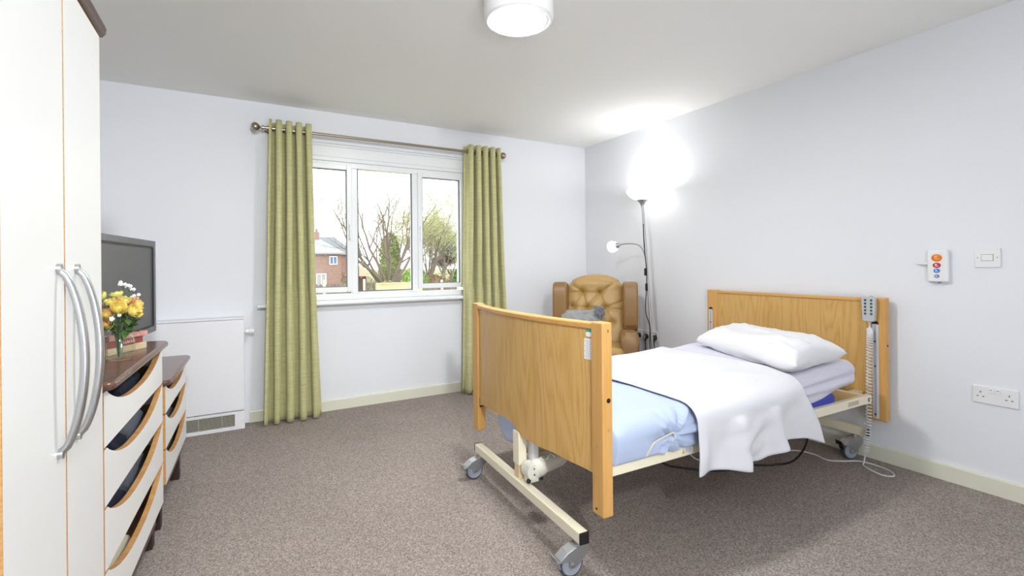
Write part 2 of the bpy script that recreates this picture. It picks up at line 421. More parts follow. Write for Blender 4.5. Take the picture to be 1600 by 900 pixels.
sp = empty('added_fill_spot', (.15, -1.0, 2.22)); tag(sp, 'added white fill spotlight below the ceiling at the near end of the room, out of view', 'light')  # added unseen fill spot, aimed to brighten the back wall and left side
tgt = Vector((.55, 4.09, .9)); sd_ = (tgt-Vector(sp.location)).normalized()
sq = Vector((0, 0, 1)).rotation_difference(sd_).to_matrix().to_4x4()
MB().lathe([(.001, -.16), (.06, -.16), (.085, -.12), (.11, -.02), (.105, -.02), (.08, -.11), (.001, -.14)], n=32, cap=False).xf(sq).build('fill_spot_housing', M['white'], sp)
MB().cyl((0, 0, .0), (0, 0, .18), .01, 12).xf(Matrix.Translation(-sd_*.12)).build('fill_spot_arm', M['white'], sp)
ld = bpy.data.lights.new('fill_spot_lamp', 'SPOT'); ld.energy = 205; ld.spot_size = radians(84); ld.spot_blend = 1.0; ld.shadow_soft_size = .10; ld.color = (.96, .98, 1)
lo = bpy.data.objects.new('fill_spot_lamp', ld); COL.objects.link(lo); lo.parent = sp
lo.rotation_euler = sd_.to_track_quat('-Z', 'Y').to_euler()

# ------------------------------------------------------------------ wardrobe
w = empty('wardrobe', (-.59, 1.36, 0)); tag(w, 'tall ivory two-door wardrobe with dark cornice and long bow handles at the left edge', 'wardrobe')
def loc(mb, root):
    Mi = root.matrix_basis.inverted()
    mb.v = [tuple(Mi @ Vector(v)) for v in mb.v]; return mb
WB = -.86
mb = MB().box(WB, 1.04, .07, -.34, 1.058, 1.79).box(WB, 1.652, .07, -.34, 1.67, 1.79).box(WB, 1.058, .07, WB+.01, 1.652, 1.79)
mb.box(WB+.01, 1.058, .07, -.34, 1.652, .088).box(WB+.01, 1.058, 1.772, -.34, 1.652, 1.79).box(WB+.01, 1.346, .088, -.36, 1.362, 1.772)
loc(mb, w).build('carcass', M['ward'], w, smooth=False)
loc(MB().box(WB, 1.05, 0, -.37, 1.66, .07), w).build('plinth', M['walnutd'], w, smooth=False)
prof = [(0, 0), (.018, 0), (.026, .012), (.028, .028), (.022, .04), (0, .044)]
mb = MB().box(WB, 1.04, 1.79, -.336, 1.675, 1.83)
mb.prism([(-.336, 1.79), (-.318, 1.786), (-.310, 1.797), (-.308, 1.812), (-.314, 1.826), (-.336, 1.832)], lambda a, z, t: (a, 1.03+t*(1.693-1.03), z), (0, 1))
loc(mb, w).build('cornice', M['walnutd'], w, bevel=.004)
def wdoor(y0, y1, hy):
    d = MB()
    d.mat(0).box(-.3385, y0+.003, .085, -.32, y1-.003, 1.78)
    d.mat(1).box(-.339, y0, .082, -.3202, y0+.003, 1.783).box(-.339, y1-.003, .082, -.3202, y1, 1.783)
    d.box(-.339, y0+.003, .082, -.3202, y1-.003, .085).box(-.339, y0+.003, 1.78, -.3202, y1-.003, 1.783)
    o = loc(d, w).build('door', [M['ward'], M['edge']], w, smooth=False)
    hz0, hz1 = .778, 1.163
    pts = []
    for i in range(33):
        t = i/32; z = hz0+.006+(hz1-hz0-.012)*t
        pts.append((-.318+.040*sin(pi*t)**.55, hy, z))
    h = MB().tube(pts, [.0075+.001*sin(pi*i/32) for i in range(33)], 12)
    h.cyl((-.3205, hy, hz0+.004), (-.312, hy, hz0+.004), .010, 16).cyl((-.3205, hy, hz1-.004), (-.312, hy, hz1-.004), .010, 16)
    loc(h, w).build('door_handle', M['chrome'], o)
wdoor(1.037, 1.354, 1.305)
wdoor(1.358, 1.671, 1.432)

# ------------------------------------------------------------------ chests of drawers
def chest(label, p0, p1, rows, ztop, depth=.42):
    p0 = Vector((p0[0], p0[1], 0)); p1 = Vector((p1[0], p1[1], 0))
    L = (p1-p0).length; ang = math.atan2(p1.y-p0.y, p1.x-p0.x)   # local x runs along the front, local -y faces the room
    root = empty('chest_of_drawers', p0, ang); tag(root, label, 'chest of drawers')
    zb = rows[-1]
    t = .016
    D = depth      # local +y goes to the wall (left)
    mb = MB().box(0, .019, zb, t, D, ztop-.024).box(L-t, .019, zb, L, D, ztop-.024).box(t, D-.008, zb, L-t, D, ztop-.024)
    mb.box(t, .019, zb, L-t, D-.008, zb+.012).box(t, .019, ztop-.036, L-t, D-.008, ztop-.024)
    mb.build('carcass', M['ward'], root, smooth=False)
    # rounded walnut top
    o = .024; r0 = .045; poly = []
    x0, x1, y0, y1 = -o*.6, L+o, -o, D
    for (cx, cy, a0) in ((x0+r0, y0+r0, 180), (x1-r0, y0+r0, 270)):
        for k in range(9): a = radians(a0+90*k/8); poly.append((cx+r0*cos(a), cy+r0*sin(a)))
    poly += [(x1, y1), (x0, y1)]
    MB().prism(poly, lambda a, b_, z: (a, b_, z), (ztop-.024, ztop)).build('chest_top', M['walnut'], root, bevel=.010, seg=4)
    MB().box(.03, .022, zb-.075, L-.03, D-.02, zb).build('plinth', M['walnutd'], root, smooth=False)
    for fx in (.035, L-.08):
        for fy in (.026, D-.08):
            MB().prism([(0, 0), (.045, 0), (.05, zb-.0), (-.003, zb)], lambda a, z, t_: (fx+a, fy+t_, z), (0, .05)).build('foot', M['walnutseat'], root, smooth=False, bevel=.004)
    for i in range(len(rows)-1):
        za, zb_ = rows[i]-.003, rows[i+1]+.003
        h = za-zb_; d = h*.50
        n = 40; a0, a1 = .035*L, .985*L
        cut = []
        for k in range(n+1):
            s = k/n; x = a0+(a1-a0)*s
            q = abs(2*s-1)
            cut.append((x, za-d*(1-q**2.4)**.9))
        poly = [(0.002, zb_), (L-.002, zb_), (L-.002, za)] + cut[::-1] + [(0.002, za)]
        m2 = MB()
        m2.mat(0); nn = len(poly)
        base = [(x, 0.0, z) for x, z in poly] + [(x, .0185, z) for x, z in poly]
        m2.add(base, [tuple(range(nn)), tuple(range(2*nn-1, nn-1, -1))])
        m2.mat(1)
        m2.add(base, [(k2, nn+k2, nn+(k2+1) % nn, (k2+1) % nn) for k2 in range(nn)])
        fr = m2.build('drawer', [M['ward'], M['edge']], root, auto=50)
        # tray behind
        zt = zb_+.012
        tr = MB().box(t+.004, .019, zt-.006, L-t-.004, D-.012, zt).box(t+.004, .019, zt, t+.012, D-.012, zt+h*.45)
        tr.box(L-t-.012, .019, zt, L-t-.004, D-.012, zt+h*.45).box(t+.012, D-.02, zt, L-t-.012, D-.012, zt+h*.45)
        tr.build('drawer_tray', M['tray'], fr, smooth=False)
    return root, L
R1 = [.822, .664, .500, .325, .155]
chA, LA = chest('large chest of four drawers with scooped ivory fronts and walnut top beside the wardrobe', (-.322, 1.69), (-.286, 2.53), R1, .846)
R2 = [.640, .515, .360, .205]
chB, LB = chest('smaller lower chest of three scooped ivory drawers near the back wall', (-.283, 2.585), (-.262, 3.27), R2, .664)

# folded clothes inside the drawers
def cloth_lump(name, root, x0, x1, y0, y1, z0, z1, m, label, seed):
    def fn(a, b_):
        ex = 1-abs(2*a-1)**6; ey = 1-abs(2*b_-1)**6
        hgt = (z1-z0)*(ex*ey)**.5*(.82+.32*nz(a*3+seed, b_*5, seed))
        return (x0+(x1-x0)*a + .008*nz(b_*6, seed), y0+(y1-y0)*b_, z0+max(.002, hgt))
    n = 22; mb = MB().grid(fn, n, n)
    mb.add([(x0, y0, z0), (x1, y0, z0), (x1, y1, z0), (x0, y1, z0)], [(0, 3, 2, 1)])
    Mw = root.matrix_basis.copy(); mb.v = [tuple(Mw @ Vector(v)) for v in mb.v]
    o = mb.build(name, m); tag(o, label, 'clothing', 'clothes folded in the drawers'); return o
cl = [
 ('folded_cloth', chA, .09, .40, .03, .36, R1[1]+.016, R1[1]+.085, 'bluecl', 'blue patterned garment at the near end of the top drawer of the large chest', 1),
 ('folded_cloth', chA, .41, .74, .03, .36, R1[1]+.016, R1[1]+.115, 'navy', 'dark rumpled garment at the far end of the top drawer of the large chest', 2),
 ('folded_cloth', chA, .08, .27, .03, .36, R1[2]+.016, R1[2]+.085, 'olivecl', 'olive garment at the near end of the second drawer of the large chest', 3),
 ('folded_cloth', chA, .28, .47, .03, .36, R1[2]+.016, R1[2]+.12, 'navy', 'black folded trousers in the middle of the second drawer of the large chest', 4),
 ('folded_cloth', chA, .48, .77, .03, .36, R1[2]+.016, R1[2]+.13, 'greycl', 'grey folded jumper at the far end of the second drawer of the large chest', 5),
 ('folded_cloth', chA, .08, .46, .03, .36, R1[3]+.016, R1[3]+.11, 'navy', 'navy folded garment at the near end of the third drawer of the large chest', 6),
 ('folded_cloth', chA, .47, .78, .03, .36, R1[3]+.016, R1[3]+.12, 'greycl', 'dark grey garment at the far end of the third drawer of the large chest', 7),
 ('folded_cloth', chA, .08, .50, .03, .36, R1[4]+.016, R1[4]+.12, 'creamcl', 'cream woollen garment in the bottom drawer of the large chest', 8),
 ('folded_cloth', chB, .08, .62, .03, .36, R2[1]+.016, R2[1]+.08, 'navy', 'black garment in the top drawer of the smaller chest', 9),
 ('folded_cloth', chB, .08, .60, .03, .36, R2[2]+.016, R2[2]+.10, 'greycl', 'grey green garment in the middle drawer of the smaller chest', 10),
 ('folded_cloth', chB, .08, .60, .03, .36, R2[3]+.016, R2[3]+.10, 'olivecl', 'olive garment in the bottom drawer of the smaller chest', 11)]
for (n_, rt, a, b_, c, d, e, g_, mm, lab, sd) in cl: cloth_lump(n_, rt, a, b_, c, d, e, g_, M[mm], lab, sd)

# ------------------------------------------------------------------ television
tv = empty('television', (-.398, 2.61, .846), radians(90-7.5)); tag(tv, 'flat grey-framed television standing on the large chest behind the flowers', 'television')
# local x runs away from the camera along the screen, local -y faces the room
TX0, TX1, TZ0, TZ1 = -.47, .285, .006, .442
mb = MB(); rect_frame(mb, TX0, TZ0, TX1, TZ1, .028, -.012, .012)
mb.build('bezel', M['tvb'], tv, smooth=False, bevel=.003)
rect_frame(MB(), TX0+.028, TZ0+.028, TX1-.028, TZ1-.028, .006, -.011, .004).build('screen_rim', M['blk'], tv, smooth=False)
MB().box(TX0+.034, -.006, TZ0+.034, TX1-.034, .0, TZ1-.034).build('screen', M['tvs'], tv, smooth=False)
MB().box(TX0+.01, .012, TZ0+.01, TX1-.01, .034, TZ1-.01).build('back_cover', M['blk'], tv, smooth=False, bevel=.008)
mb = MB().box(-.24, .012, .0, -.10, .075, .009).box(-.19, .034, .009, -.15, .05, .1)
mb.build('stand', M['blk'], tv, smooth=False, bevel=.002)

# ------------------------------------------------------------------ books, jar and roses
ZT = .8465
def book(label, ctr, ang, z, Lb, Db, th, m, text=True):
    root = empty('book', (ctr[0], ctr[1], z), ang); tag(root, label, 'book', 'books stacked behind the jar')
    c = MB().box(0, 0, 0, Lb, Db, .002).box(0, 0, th-.002, Lb, Db, th).box(0, 0, .002, Lb, .003, th-.002)
    co = c.build('book_cover', m, root, smooth=False, bevel=.0008)
    MB().box(.003, .003, .002, Lb-.003, Db-.003, th-.002).build('pages', M['page'], root, smooth=False)
    if text:
        tx = MB(); x = Lb*.30
        for k in range(9):
            wv = .004+.002*((k*7) % 3); tx.box(x, -.0006, th*.3, x+wv*.35, .0, th*.72).box(x+wv*.5, -.0006, th*.3, x+wv, .0, th*(.42+.1*(k % 3))); x += wv+.0035
        tx.build('title', M['gold'], co, smooth=False)
    return root
ba = radians(61)
b0 = (-.405, 2.192)
book('cream hardback book at the bottom of the stack behind the jar', b0, ba, ZT, .185, .038, .024, M['bcream'])
book('dark red book in the middle of the stack behind the jar', (b0[0]-.004, b0[1]-.004), ba+.03, ZT+.0245, .180, .038, .024, M['bred'])
book('pale pink paperback on top of the stack behind the jar', (b0[0]+.002, b0[1]+.01), ba-.02, ZT+.0490, .180, .038, .018, M['bpink'])

JC = (-.352, 2.085)
jar = empty('glass_jar', (JC[0], JC[1], ZT)); tag(jar, 'clear glass jar of yellow roses on the large chest', 'vase')
prof = [(.001, .001), (.034, .001), (.039, .006), (.040, .02), (.040, .066), (.036, .078), (.031, .086), (.031, .098), (.033, .102)]
MB().lathe(prof, n=40, cap=False).build('jar_body', M['jar'], jar, auto=60)
MB().tube([(.032*cos(a), .032*sin(a), .092) for a in [2*pi*k/32 for k in range(32)]], .0018, 6, closed=True).build('jar_rim', M['jar'], jar)

def petal(mb, c, R_, tilt, rot, width, flare, k):
    """one curved petal around centre c"""
    def fn(u_, v_):
        a = (u_-.5)*width
        pol = v_*tilt
        rr = R_*(1+flare*v_**3)
        wv = sin(pi*min(1, .25+v_*.75))**.5 if v_ > .6 else 1
        a *= (.35+.65*min(1, v_*2.2))*wv
        x = rr*sin(pol)*cos(a+rot); y = rr*sin(pol)*sin(a+rot); z = -rr*cos(pol)*.95
        return (c[0]+x, c[1]+y, c[2]+z+.1*R_*nz(u_*3+k, v_*3, rot))
    mb.grid(fn, 8, 8)
def rose(label, p, R_, m1, m2, tilt=(0, 0), seed=0):
    p = Vector(p); root = empty('rose', (JC[0], JC[1], ZT+.008)); tag(root, label, 'flower', 'roses in the glass jar')
    q = p-root.location
    mb = MB(); rnd = random.Random(seed)
    nl = 6 if R_ > .02 else 4
    for L_ in range(nl):
        t = L_/(nl-1); n = 3 if L_ < 2 else 5
        mb.cm = 0 if L_ < nl-2 else 1
        for k in range(n):
            petal(mb, (0, 0, 0), R_*(.30+.70*t), 2.35-.55*t, 2*pi*k/n+L_*.7+rnd.random()*.2, 2*pi/n*1.5, .10+.22*t, k+L_*5+seed)
    mb.xf(Matrix.Translation(q) @ Matrix.Rotation(tilt[0], 4, 'X') @ Matrix.Rotation(tilt[1], 4, 'Y'))
    mb.build('bloom', [m1, m2], root, auto=0)
    st = smooth_path([(q.x*.08, q.y*.08, .002), (q.x*.22-.004, q.y*.22, .09), (q.x*.75, q.y*.75, max(.1, q.z*.7)), (q.x, q.y, q.z-R_*.8)], 5)
    MB().tube(st, .0016, 6).build('stem', M['stem'], root)
    MB().ball((q.x, q.y, q.z-R_*.85), R_*.33, 8).build('sepal', M['stem'], root)
    return root
S = M
rose('large yellow rose in the middle of the bouquet facing the room', (-.346, 2.04, 1.029), .0215, S['yel'], S['yel'], (.9, .5), 1)
rose('yellow rose right of the middle bloom', (-.305, 2.05, 1.015), .0215, S['yel'], S['yel'], (.9, .9), 2)
rose('pink and green tinged rose above the middle bloom', (-.339, 2.09, 1.050), .0215, S['ygr'], S['pink'], (.3, .3), 3)
rose('orange-yellow rose at the left beside the wardrobe door', (-.383, 2.05, 1.006), .0195, S['yel'], S['peach'], (.9, -.2), 4)
rose('peach and cream rose lowest at the left of the bouquet', (-.382, 2.045, .974), .0195, S['peach'], S['ygr'], (1.2, -.3), 5)
rose('green rosebud near the top of the bouquet', (-.366, 2.11, 1.072), .017, S['ygr'], S['ygr'], (.1, -.2), 6)
rose('pink-edged rose at the far right of the bouquet', (-.306, 2.11, 1.036), .0195, S['ygr'], S['pink'], (.5, 1.0), 7)
rose('lime green rose half hidden by the wardrobe edge', (-.408, 2.09, 1.066), .019, S['ygr'], S['ygr'], (.3, -.6), 8)
rose('small yellow-green bud left of the middle bloom', (-.377, 2.07, 1.048), .016, S['yel'], S['ygr'], (.4, -.3), 9)
def sprig(label, p, seed):
    rnd = random.Random(seed); root = empty('flower_sprig', (JC[0], JC[1], ZT+.008)); tag(root, label, 'flower', 'white sprigs in the glass jar')
    q = Vector(p)-root.location; bl = MB(); st = MB()
    st.tube(smooth_path([(q.x*.1, q.y*.1, .004), (q.x*.25, q.y*.25, .09), tuple(q*.8), tuple(q)], 5), .0012, 5)
    for k in range(5):
        o = q+Vector((rnd.uniform(-.012, .012), rnd.uniform(-.01, .01), rnd.uniform(-.010, .012)))
        st.tube([tuple(q*.93), tuple(o)], .0008, 4)
        for j in range(5):
            a = 2*pi*j/5; bl.ball((o.x+.0035*cos(a), o.y-.002, o.z+.0035*sin(a)), .0030, 6)
    bl.build('blossom', M['wpet'], root); st.build('stem', M['stem'], root)
sprig('white blossom sprig at the very top of the bouquet', (-.347, 2.12, 1.103), 1)
sprig('white blossom sprig at the top right of the bouquet', (-.334, 2.14, 1.092), 2)
sprig('white blossom sprig above the pink-edged rose', (-.316, 2.14, 1.060), 3)
sprig('white blossom sprig low in the middle among dark leaves', (-.354, 2.025, .996), 4)
def leafspray(label, p, d, seed, n=7, size=.032):
    rnd = random.Random(seed); root = empty('leaf_spray', (JC[0], JC[1], ZT+.008)); tag(root, label, 'foliage', 'leaf sprays in the glass jar')
    q = Vector(p)-root.location; mb = MB()
    for k in range(n):
        c = q+Vector((rnd.uniform(-.022, .022), rnd.uniform(-.015, .015), rnd.uniform(-.018, .018)))
        a = rnd.uniform(0, 2*pi); el = rnd.uniform(-.6, .3)
        dv = Vector((cos(a)*cos(el), sin(a)*cos(el), sin(el))); sd = dv.cross(Vector((0, 0, 1))).normalized(); up = sd.cross(dv)
        def fn(u_, v_):
            wd = size*.30*sin(pi*v_**.8)
            pnt = c+dv*size*(v_-.3)+sd*wd*(u_*2-1)+up*(abs(u_*2-1)*wd*.35-size*.25*v_*v_)
            return tuple(pnt)
        mb.grid(fn, 4, 7)
    mb.build('leaves', M['leaf'], root, auto=0)
    MB().tube(smooth_path([(q.x*.1, q.y*.1, .004), (q.x*.25, q.y*.25, .09), tuple(q)], 6), .0014, 5).build('stem', M['stem'], root)
leafspray('dark leaves at the lower right of the bouquet', (-.303, 2.08, .982), 1, 11)
leafspray('dark leaves in the middle of the bouquet', (-.345, 2.08, .99), 1, 12, 10)
leafspray('pale veined leaves hanging over the jar neck at the right', (-.318, 2.06, .953), 1, 13, 6, .04)
leafspray('dark leaves over the jar neck at the left', (-.360, 2.06, .962), 1, 14, 8)
leafspray('leaves between the upper buds', (-.36, 2.10, 1.035), 1, 15, 14, .028)
leafspray('leaves fanning out under the two large yellow roses', (-.325, 2.055, .990), 1, 17, 12, .03)
leafspray('dark leaves under the lime rose by the wardrobe edge', (-.392, 2.08, 1.03), 1, 16, 8)

# ------------------------------------------------------------------ radiator
rad = empty('radiator_cover', (-.32, 4.02, 0)); tag(rad, 'low white radiator cover with a floor grille on the back wall by the smaller chest', 'radiator')
RX0, RX1, RY0 = -.70, .033, 3.955
loc(MB().box(RX0, RY0, .0, RX1, YB-.001, .012).box(RX0, RY0+.012, .012, RX0+.014, YB-.001, .785).box(RX1-.014, RY0+.012, .012, RX1, YB-.001, .785)
    .box(RX0+.014, YB-.01, .012, RX1-.014, YB-.001, .785).box(RX0, RY0, .785, RX1, YB-.001, .797), rad).build('casing', M['radw'], rad, smooth=False, bevel=.003)
loc(MB().box(RX0+.002, RY0, .135, RX1-.002, RY0+.012, .783), rad).build('front_panel', M['radw'], rad, smooth=False, bevel=.003)
g0, g1 = -.60, -.03
mb = MB().box(RX0+.002, RY0, .014, g0, RY0+.012, .130).box(g1, RY0, .014, RX1-.002, RY0+.012, .130)
mb.box(g0, RY0, .014, g1, RY0+.012, .026).box(g0, RY0, .112, g1, RY0+.012, .130)
loc(mb, rad).build('kick_panel', M['radw'], rad, smooth=False)
mb = MB()
for k in range(9): mb.bar((g0, RY0+.006, .033+k*.0093), (g1, RY0+.006, .033+k*.0093), .008, .0032)
for k in range(4): mb.box(g0+.14*k+.07, RY0+.002, .026, g0+.14*k+.074, RY0+.01, .112)
loc(mb, rad).build('grille', mat('grille_slats', rgb(196, 194, 176), .5), rad, smooth=False)
loc(MB().box(g0, RY0+.03, .026, g1, RY0+.034, .112), rad).build('grille_backing', M['dark'], rad, smooth=False)
mb = MB().lathe([(.012, 0), (.014, .006), (.019, .008), (.020, .024), (.018, .03), (.021, .034), (.021, .058), (.017, .064), (.001, .064)], (RX1, 3.99, .693), 24, 'x')
loc(mb, rad).build('thermostat_valve', M['white'], rad)

# ------------------------------------------------------------------ curtain pole and curtains
RY, RZ = 3.985, 2.186
pole = empty('curtain_pole', (1.15, RY, RZ)); tag(pole, 'brushed metal curtain pole with ball finials above the window', 'curtain pole')
loc(MB().cyl((.175, RY, RZ), (2.12, RY, RZ), .0115, 20), pole).build('rod', M['nickel'], pole)
for x, s in ((.175, -1), (2.12, 1)):
    mb = MB().lathe([(.015, 0), (.015, .016), (.009, .018), (.008, .028), (.018, .034), (.029, .046), (.033, .060), (.029, .074), (.018, .085), (.001, .089)], (0, 0, 0), 28, 'x')
    mb.xf(Matrix.Translation((x, RY, RZ)) @ Matrix.Scale(s, 4, (1, 0, 0)))
    loc(mb, pole).build('finial', M['nickel'], pole)
for x in (.20, 2.10):
    mb = MB().cyl((x, RY, RZ), (x, YB-.001, RZ), .007, 12).lathe([(.022, 0), (.022, .006), (.001, .006)], (x, YB-.007, RZ), 20, 'y').lathe([(.016, -.006), (.016, .006)], (x, RY, RZ), 20, 'x')
    loc(mb, pole).build('bracket', M['nickel'], pole)

def curtain(label, xt0, xt1, xb0, xb1, n, phase, amp_t, amp_b, ybot, seed, dark_side):
    root = empty('curtain', ((xt0+xt1)/2, RY, .006)); tag(root, label, 'curtain', 'olive eyelet curtains')
    zt = 2.243
    NU, NV = 300, 46
    pin = .0095*(xt1-xt0)/.30
    def fn(a, v_):
        z = .008+(zt-.008)*(1-v_)
        tt = v_
        a2 = a + .010*sin(2*pi*a*1.5+seed)*tt
        x = (xt0+(xb0-xt0)*tt**1.1)*(1-a2) + (xt1+(xb1-xt1)*tt**1.1)*a2
        ph = 2*pi*(n*a)+phase
        sn = sin(ph); sn = math.copysign(abs(sn)**.8, sn)
        am = amp_t+(amp_b-amp_t)*tt
        am *= (1+.25*nz(a*4+seed, tt*1.5))
        y = RY + am*sn + (ybot)*tt
        x += -pin*sin(2*ph)*(1-.2*tt) + .012*nz(a*7+seed*3, tt*2.5)*tt
        y += .008*nz(a*9, tt*4, seed)*tt
        lim = YB-.02-.070*(1-sst(.92, 1.02, z)); return (x, min(y, lim+.2*max(0, min(y-lim, .05))*0), z)
    mb = MB().grid(fn, NU, NV); mb.v = [(v[0]-root.location.x, v[1]-root.location.y, v[2]-root.location.z) for v in mb.v]
    mb.build('curtain_panel', M['linen'], root, auto=0, solid=.004)
    # eyelets where the cloth crosses the pole
    v_ = (zt-RZ)/(zt-.008); cross = []
    for k in range(NU):
        ya, yb2 = fn(k/NU, v_)[1]-RY, fn((k+1)/NU, v_)[1]-RY
        if ya*yb2 < 0 and .012 < k/NU < .985: cross.append((k+.5)/NU)
    for a in cross:
        p = Vector(fn(a, v_)); q = Vector(fn(a+.004, v_)); tg = (q-p); tg.z = 0; tg.normalize()
        nrm = Vector((-tg.y, tg.x, 0)); zz = Vector((0, 0, 1)); ring = []
        for j in range(24):
            an = 2*pi*j/24; ring.append(p+(tg*cos(an)+zz*sin(an))*.0215-root.location)
        MB().tube(ring, .0042, 8, closed=True).build('eyelet', mat('eyelet_ring', rgb(86, 66, 44), .35, .8) if 'eyelet_ring' not in bpy.data.materials else bpy.data.materials['eyelet_ring'], root)
    return root
curtain('olive green linen curtain at the left of the window by the radiator', .203, .508, .150, .553, 4.5, -pi/2, .060, .062, -.02, 1.3, 0)
curtain('olive green linen curtain at the right of the window behind the bed', 1.800, 2.125, 1.745, 2.185, 4.5, pi/2, .056, .054, -.02, 4.1, 1)

# ------------------------------------------------------------------ bed
BO = Vector((1.148, 1.36, 0)); BA = radians(-.75)
BM = Matrix.Translation(BO) @ Matrix.Rotation(BA, 4, 'Z')
BMi = BM.inverted()
def W(x, y, z): return BM @ Vector((x, y, z))
bed = empty('hospital_bed', BO, BA); tag(bed, 'profiling care bed with oak ends and cream metal frame on castors against the right wall', 'bed')
BW = 1.150
# foot end
fe = MB()
def bow(t): return -.052*(1-(2*t-1)**2)
py0, py1 = .062, BW-.062
btm = [(0, .372), (.12, .374), (.22, .378), (.35, .372), (.44, .376), (.52, .405), (.58, .418), (.68, .410), (.8, .402), (.9, .392), (1, .372)]
def bz(t):
    for (a, b_), (c, d) in zip(btm, btm[1:]):
        if a <= t <= c: return b_+(d-b_)*sst(a, c, t)
    return btm[-1][1]
NP = 48
def board(mb, z0f, z1, x0, x1):
    vs = []; fs = []
    for i in range(NP+1):
        t = i/NP; y = py0+(py1-py0)*t; bx = bow(t)
        z0 = z0f(t) if callable(z0f) else z0f
        vs += [(x0+bx, y, z0), (x1+bx, y, z0), (x1+bx, y, z1), (x0+bx, y, z1)]
    for i in range(NP):
        a = i*4; b_ = a+4
        for k in range(4): l = (k+1) % 4; fs.append((a+k, a+l, b_+l, b_+k))
    fs += [(3, 2, 1, 0), (NP*4, NP*4+1, NP*4+2, NP*4+3)]
    return mb.add(vs, fs)
foot = board(MB(), bz, .912, .012, .032).build('footboard', M['oak'], bed)
board(MB(), .912, .937, .002, .044).build('footboard_cap', M['oakr'], bed, bevel=.006, seg=3)
for y0, y1 in ((0, .066), (BW-.066, BW)):
    p = MB().box(0, y0, .228, .047, y1, .942).build('foot_post', M['oakp'], bed, smooth=False, bevel=.005, seg=3)
    pl = MB()
    if y0 == 0:
        pl.lathe([(.001, -.0012), (.009, -.0012), (.009, .002)], (.027, 0, .656), 16, 'y')
        pl.build('screw_cap', M['blk'], p)
        plm = mat('pale_plug', rgb(206, 152, 104), .5)
        MB().lathe([(.001, -.0006), (.008, -.0006), (.008, .002)], (.027, 0, .548), 16, 'y').build('wood_plug', plm, p)
        MB().lathe([(.001, -.0006), (.008, -.0006), (.008, .002)], (0, .033, .483), 16, 'x').build('wood_plug', plm, p)
        MB().lathe([(.001, -.0008), (.005, -.0008), (.005, .002)], (0, .04, .25), 12, 'x').build('dowel_hole', M['dark'], p)
        MB().box(.026, -.0006, .905, .029, .001, .917).build('slot', M['dark'], p, smooth=False)
MB().box(.010, BW-.075, .362, .035, BW-.0665, .412).build('bracket', M['blk'], bed, smooth=False)
# stickers on the footboard
def on_board(y, z, off=.0008):
    t = (y-py0)/(py1-py0); return (.012+bow(t)-off, y, z)
def sticker(name, y0, y1, z0, z1, m, par, off=.0008):
    mb = MB(); vs = []
    for (yy, zz) in ((y0, z0), (y1, z0), (y1, z1), (y0, z1)): vs.append(on_board(yy, zz, off))
    for (yy, zz) in ((y0, z0), (y1, z0), (y1, z1), (y0, z1)): vs.append(on_board(yy, zz, -.0002))
    mb.add(vs, [(0, 3, 2, 1), (4, 5, 6, 7), (0, 1, 5, 4), (1, 2, 6, 5), (2, 3, 7, 6), (3, 0, 4, 7)])
    return mb.build(name, m, par, smooth=False)
s1 = sticker('asset_label', .064, .100, .882, .910, M['stick'], foot); s1['label'] = 'small white asset label with green band'
sticker('green_band', .064, .100, .899, .910, M['green'], foot, .0013)
s2 = sticker('paper_label', .0665, .110, .795, .874, M['stick'], foot); s2['label'] = 'white inspection label with printed lines'
for k in range(11):
    zz = .866-.0066*k; ln = .030 if k % 3 else .036
    sticker('print_line', .071, .071+ln, zz-.0012, zz, M['ink'], s2, .0014)
# head end
hx = 2.012
def hpost(y0, y1, chy):
    mb = MB(); mb.box(hx, y0, .25, hx+.046, y1, .950)
    p = mb.build('head_post', M['oakp'], bed, smooth=False, bevel=.005, seg=3)
    MB().box(hx-.004, chy-.016, .262, hx+.001, chy+.016, .800).build('side_rail_channel', mat('channel_silver', rgb(214, 216, 220), .35, .0), p, smooth=False, bevel=.003)
    q = MB().box(hx-.0055, chy-.005, .270, hx-.0038, chy+.005, .792)
    q.build('channel_groove', mat('groove_grey', rgb(172, 176, 186), .4, .0), p, smooth=False)
    MB().lathe([(.001, -.0012), (.017, -.0012), (.017, .002)], (hx, chy, .800), 20, 'x').build('channel_end', M['blk'], p)
    sc = MB()
    for z in (.70, .56, .285): sc.lathe([(.001, -.003), (.005, -.003), (.005, .002)], (hx-.004, chy, z), 10, 'x')
    sc.build('screw', M['blk'], p)
    return p
hp = hpost(-.020, .076, .030)
MB().lathe([(.001, -.0012), (.007, -.0012), (.007, .002)], (hx+.022, -.020, .68), 14, 'y').build('screw_cap', M['blk'], hp)
hpost(1.085, 1.176, 1.142)
MB().box(hx+.008, .076, .33, hx+.028, 1.085, .925).build('headboard', M['oak'], bed, smooth=False)
MB().box(hx+.000, .076, .925, hx+.040, 1.085, .946).build('headboard_cap', M['oakr'], bed, smooth=False, bevel=.005, seg=3)
# frame
mb = MB()
mb.box(.045, .012, .366, 1.925, .042, .412)
rail = mb.build('side_rail', M['cream'], bed, smooth=False, bevel=.004, seg=2)
MB().box(.045, BW-.042, .366, 1.925, BW-.012, .412).build('side_rail', M['cream'], bed, smooth=False, bevel=.004)
MB().box(.052, .067, .338, .090, BW-.067, .382).build('cross_rail', M['cream'], bed, smooth=False, bevel=.003)
MB().box(1.885, .042, .366, 1.925, BW-.042, .406).build('cross_rail', M['cream'], bed, smooth=False, bevel=.003)
for yb_ in (.10, BW-.15): MB().box(1.925, yb_, .33, 2.02, yb_+.05, .40).build('headboard_bracket', M['cream'], bed, smooth=False, bevel=.003)
mb = MB()
for k in range(14): mb.box(.10+k*.13, .042, .386, .10+k*.13+.07, BW-.042, .400)
mb.box(.045, .044, .398, 1.90, .16, .4045).box(.045, BW-.16, .398, 1.90, BW-.044, .4045)
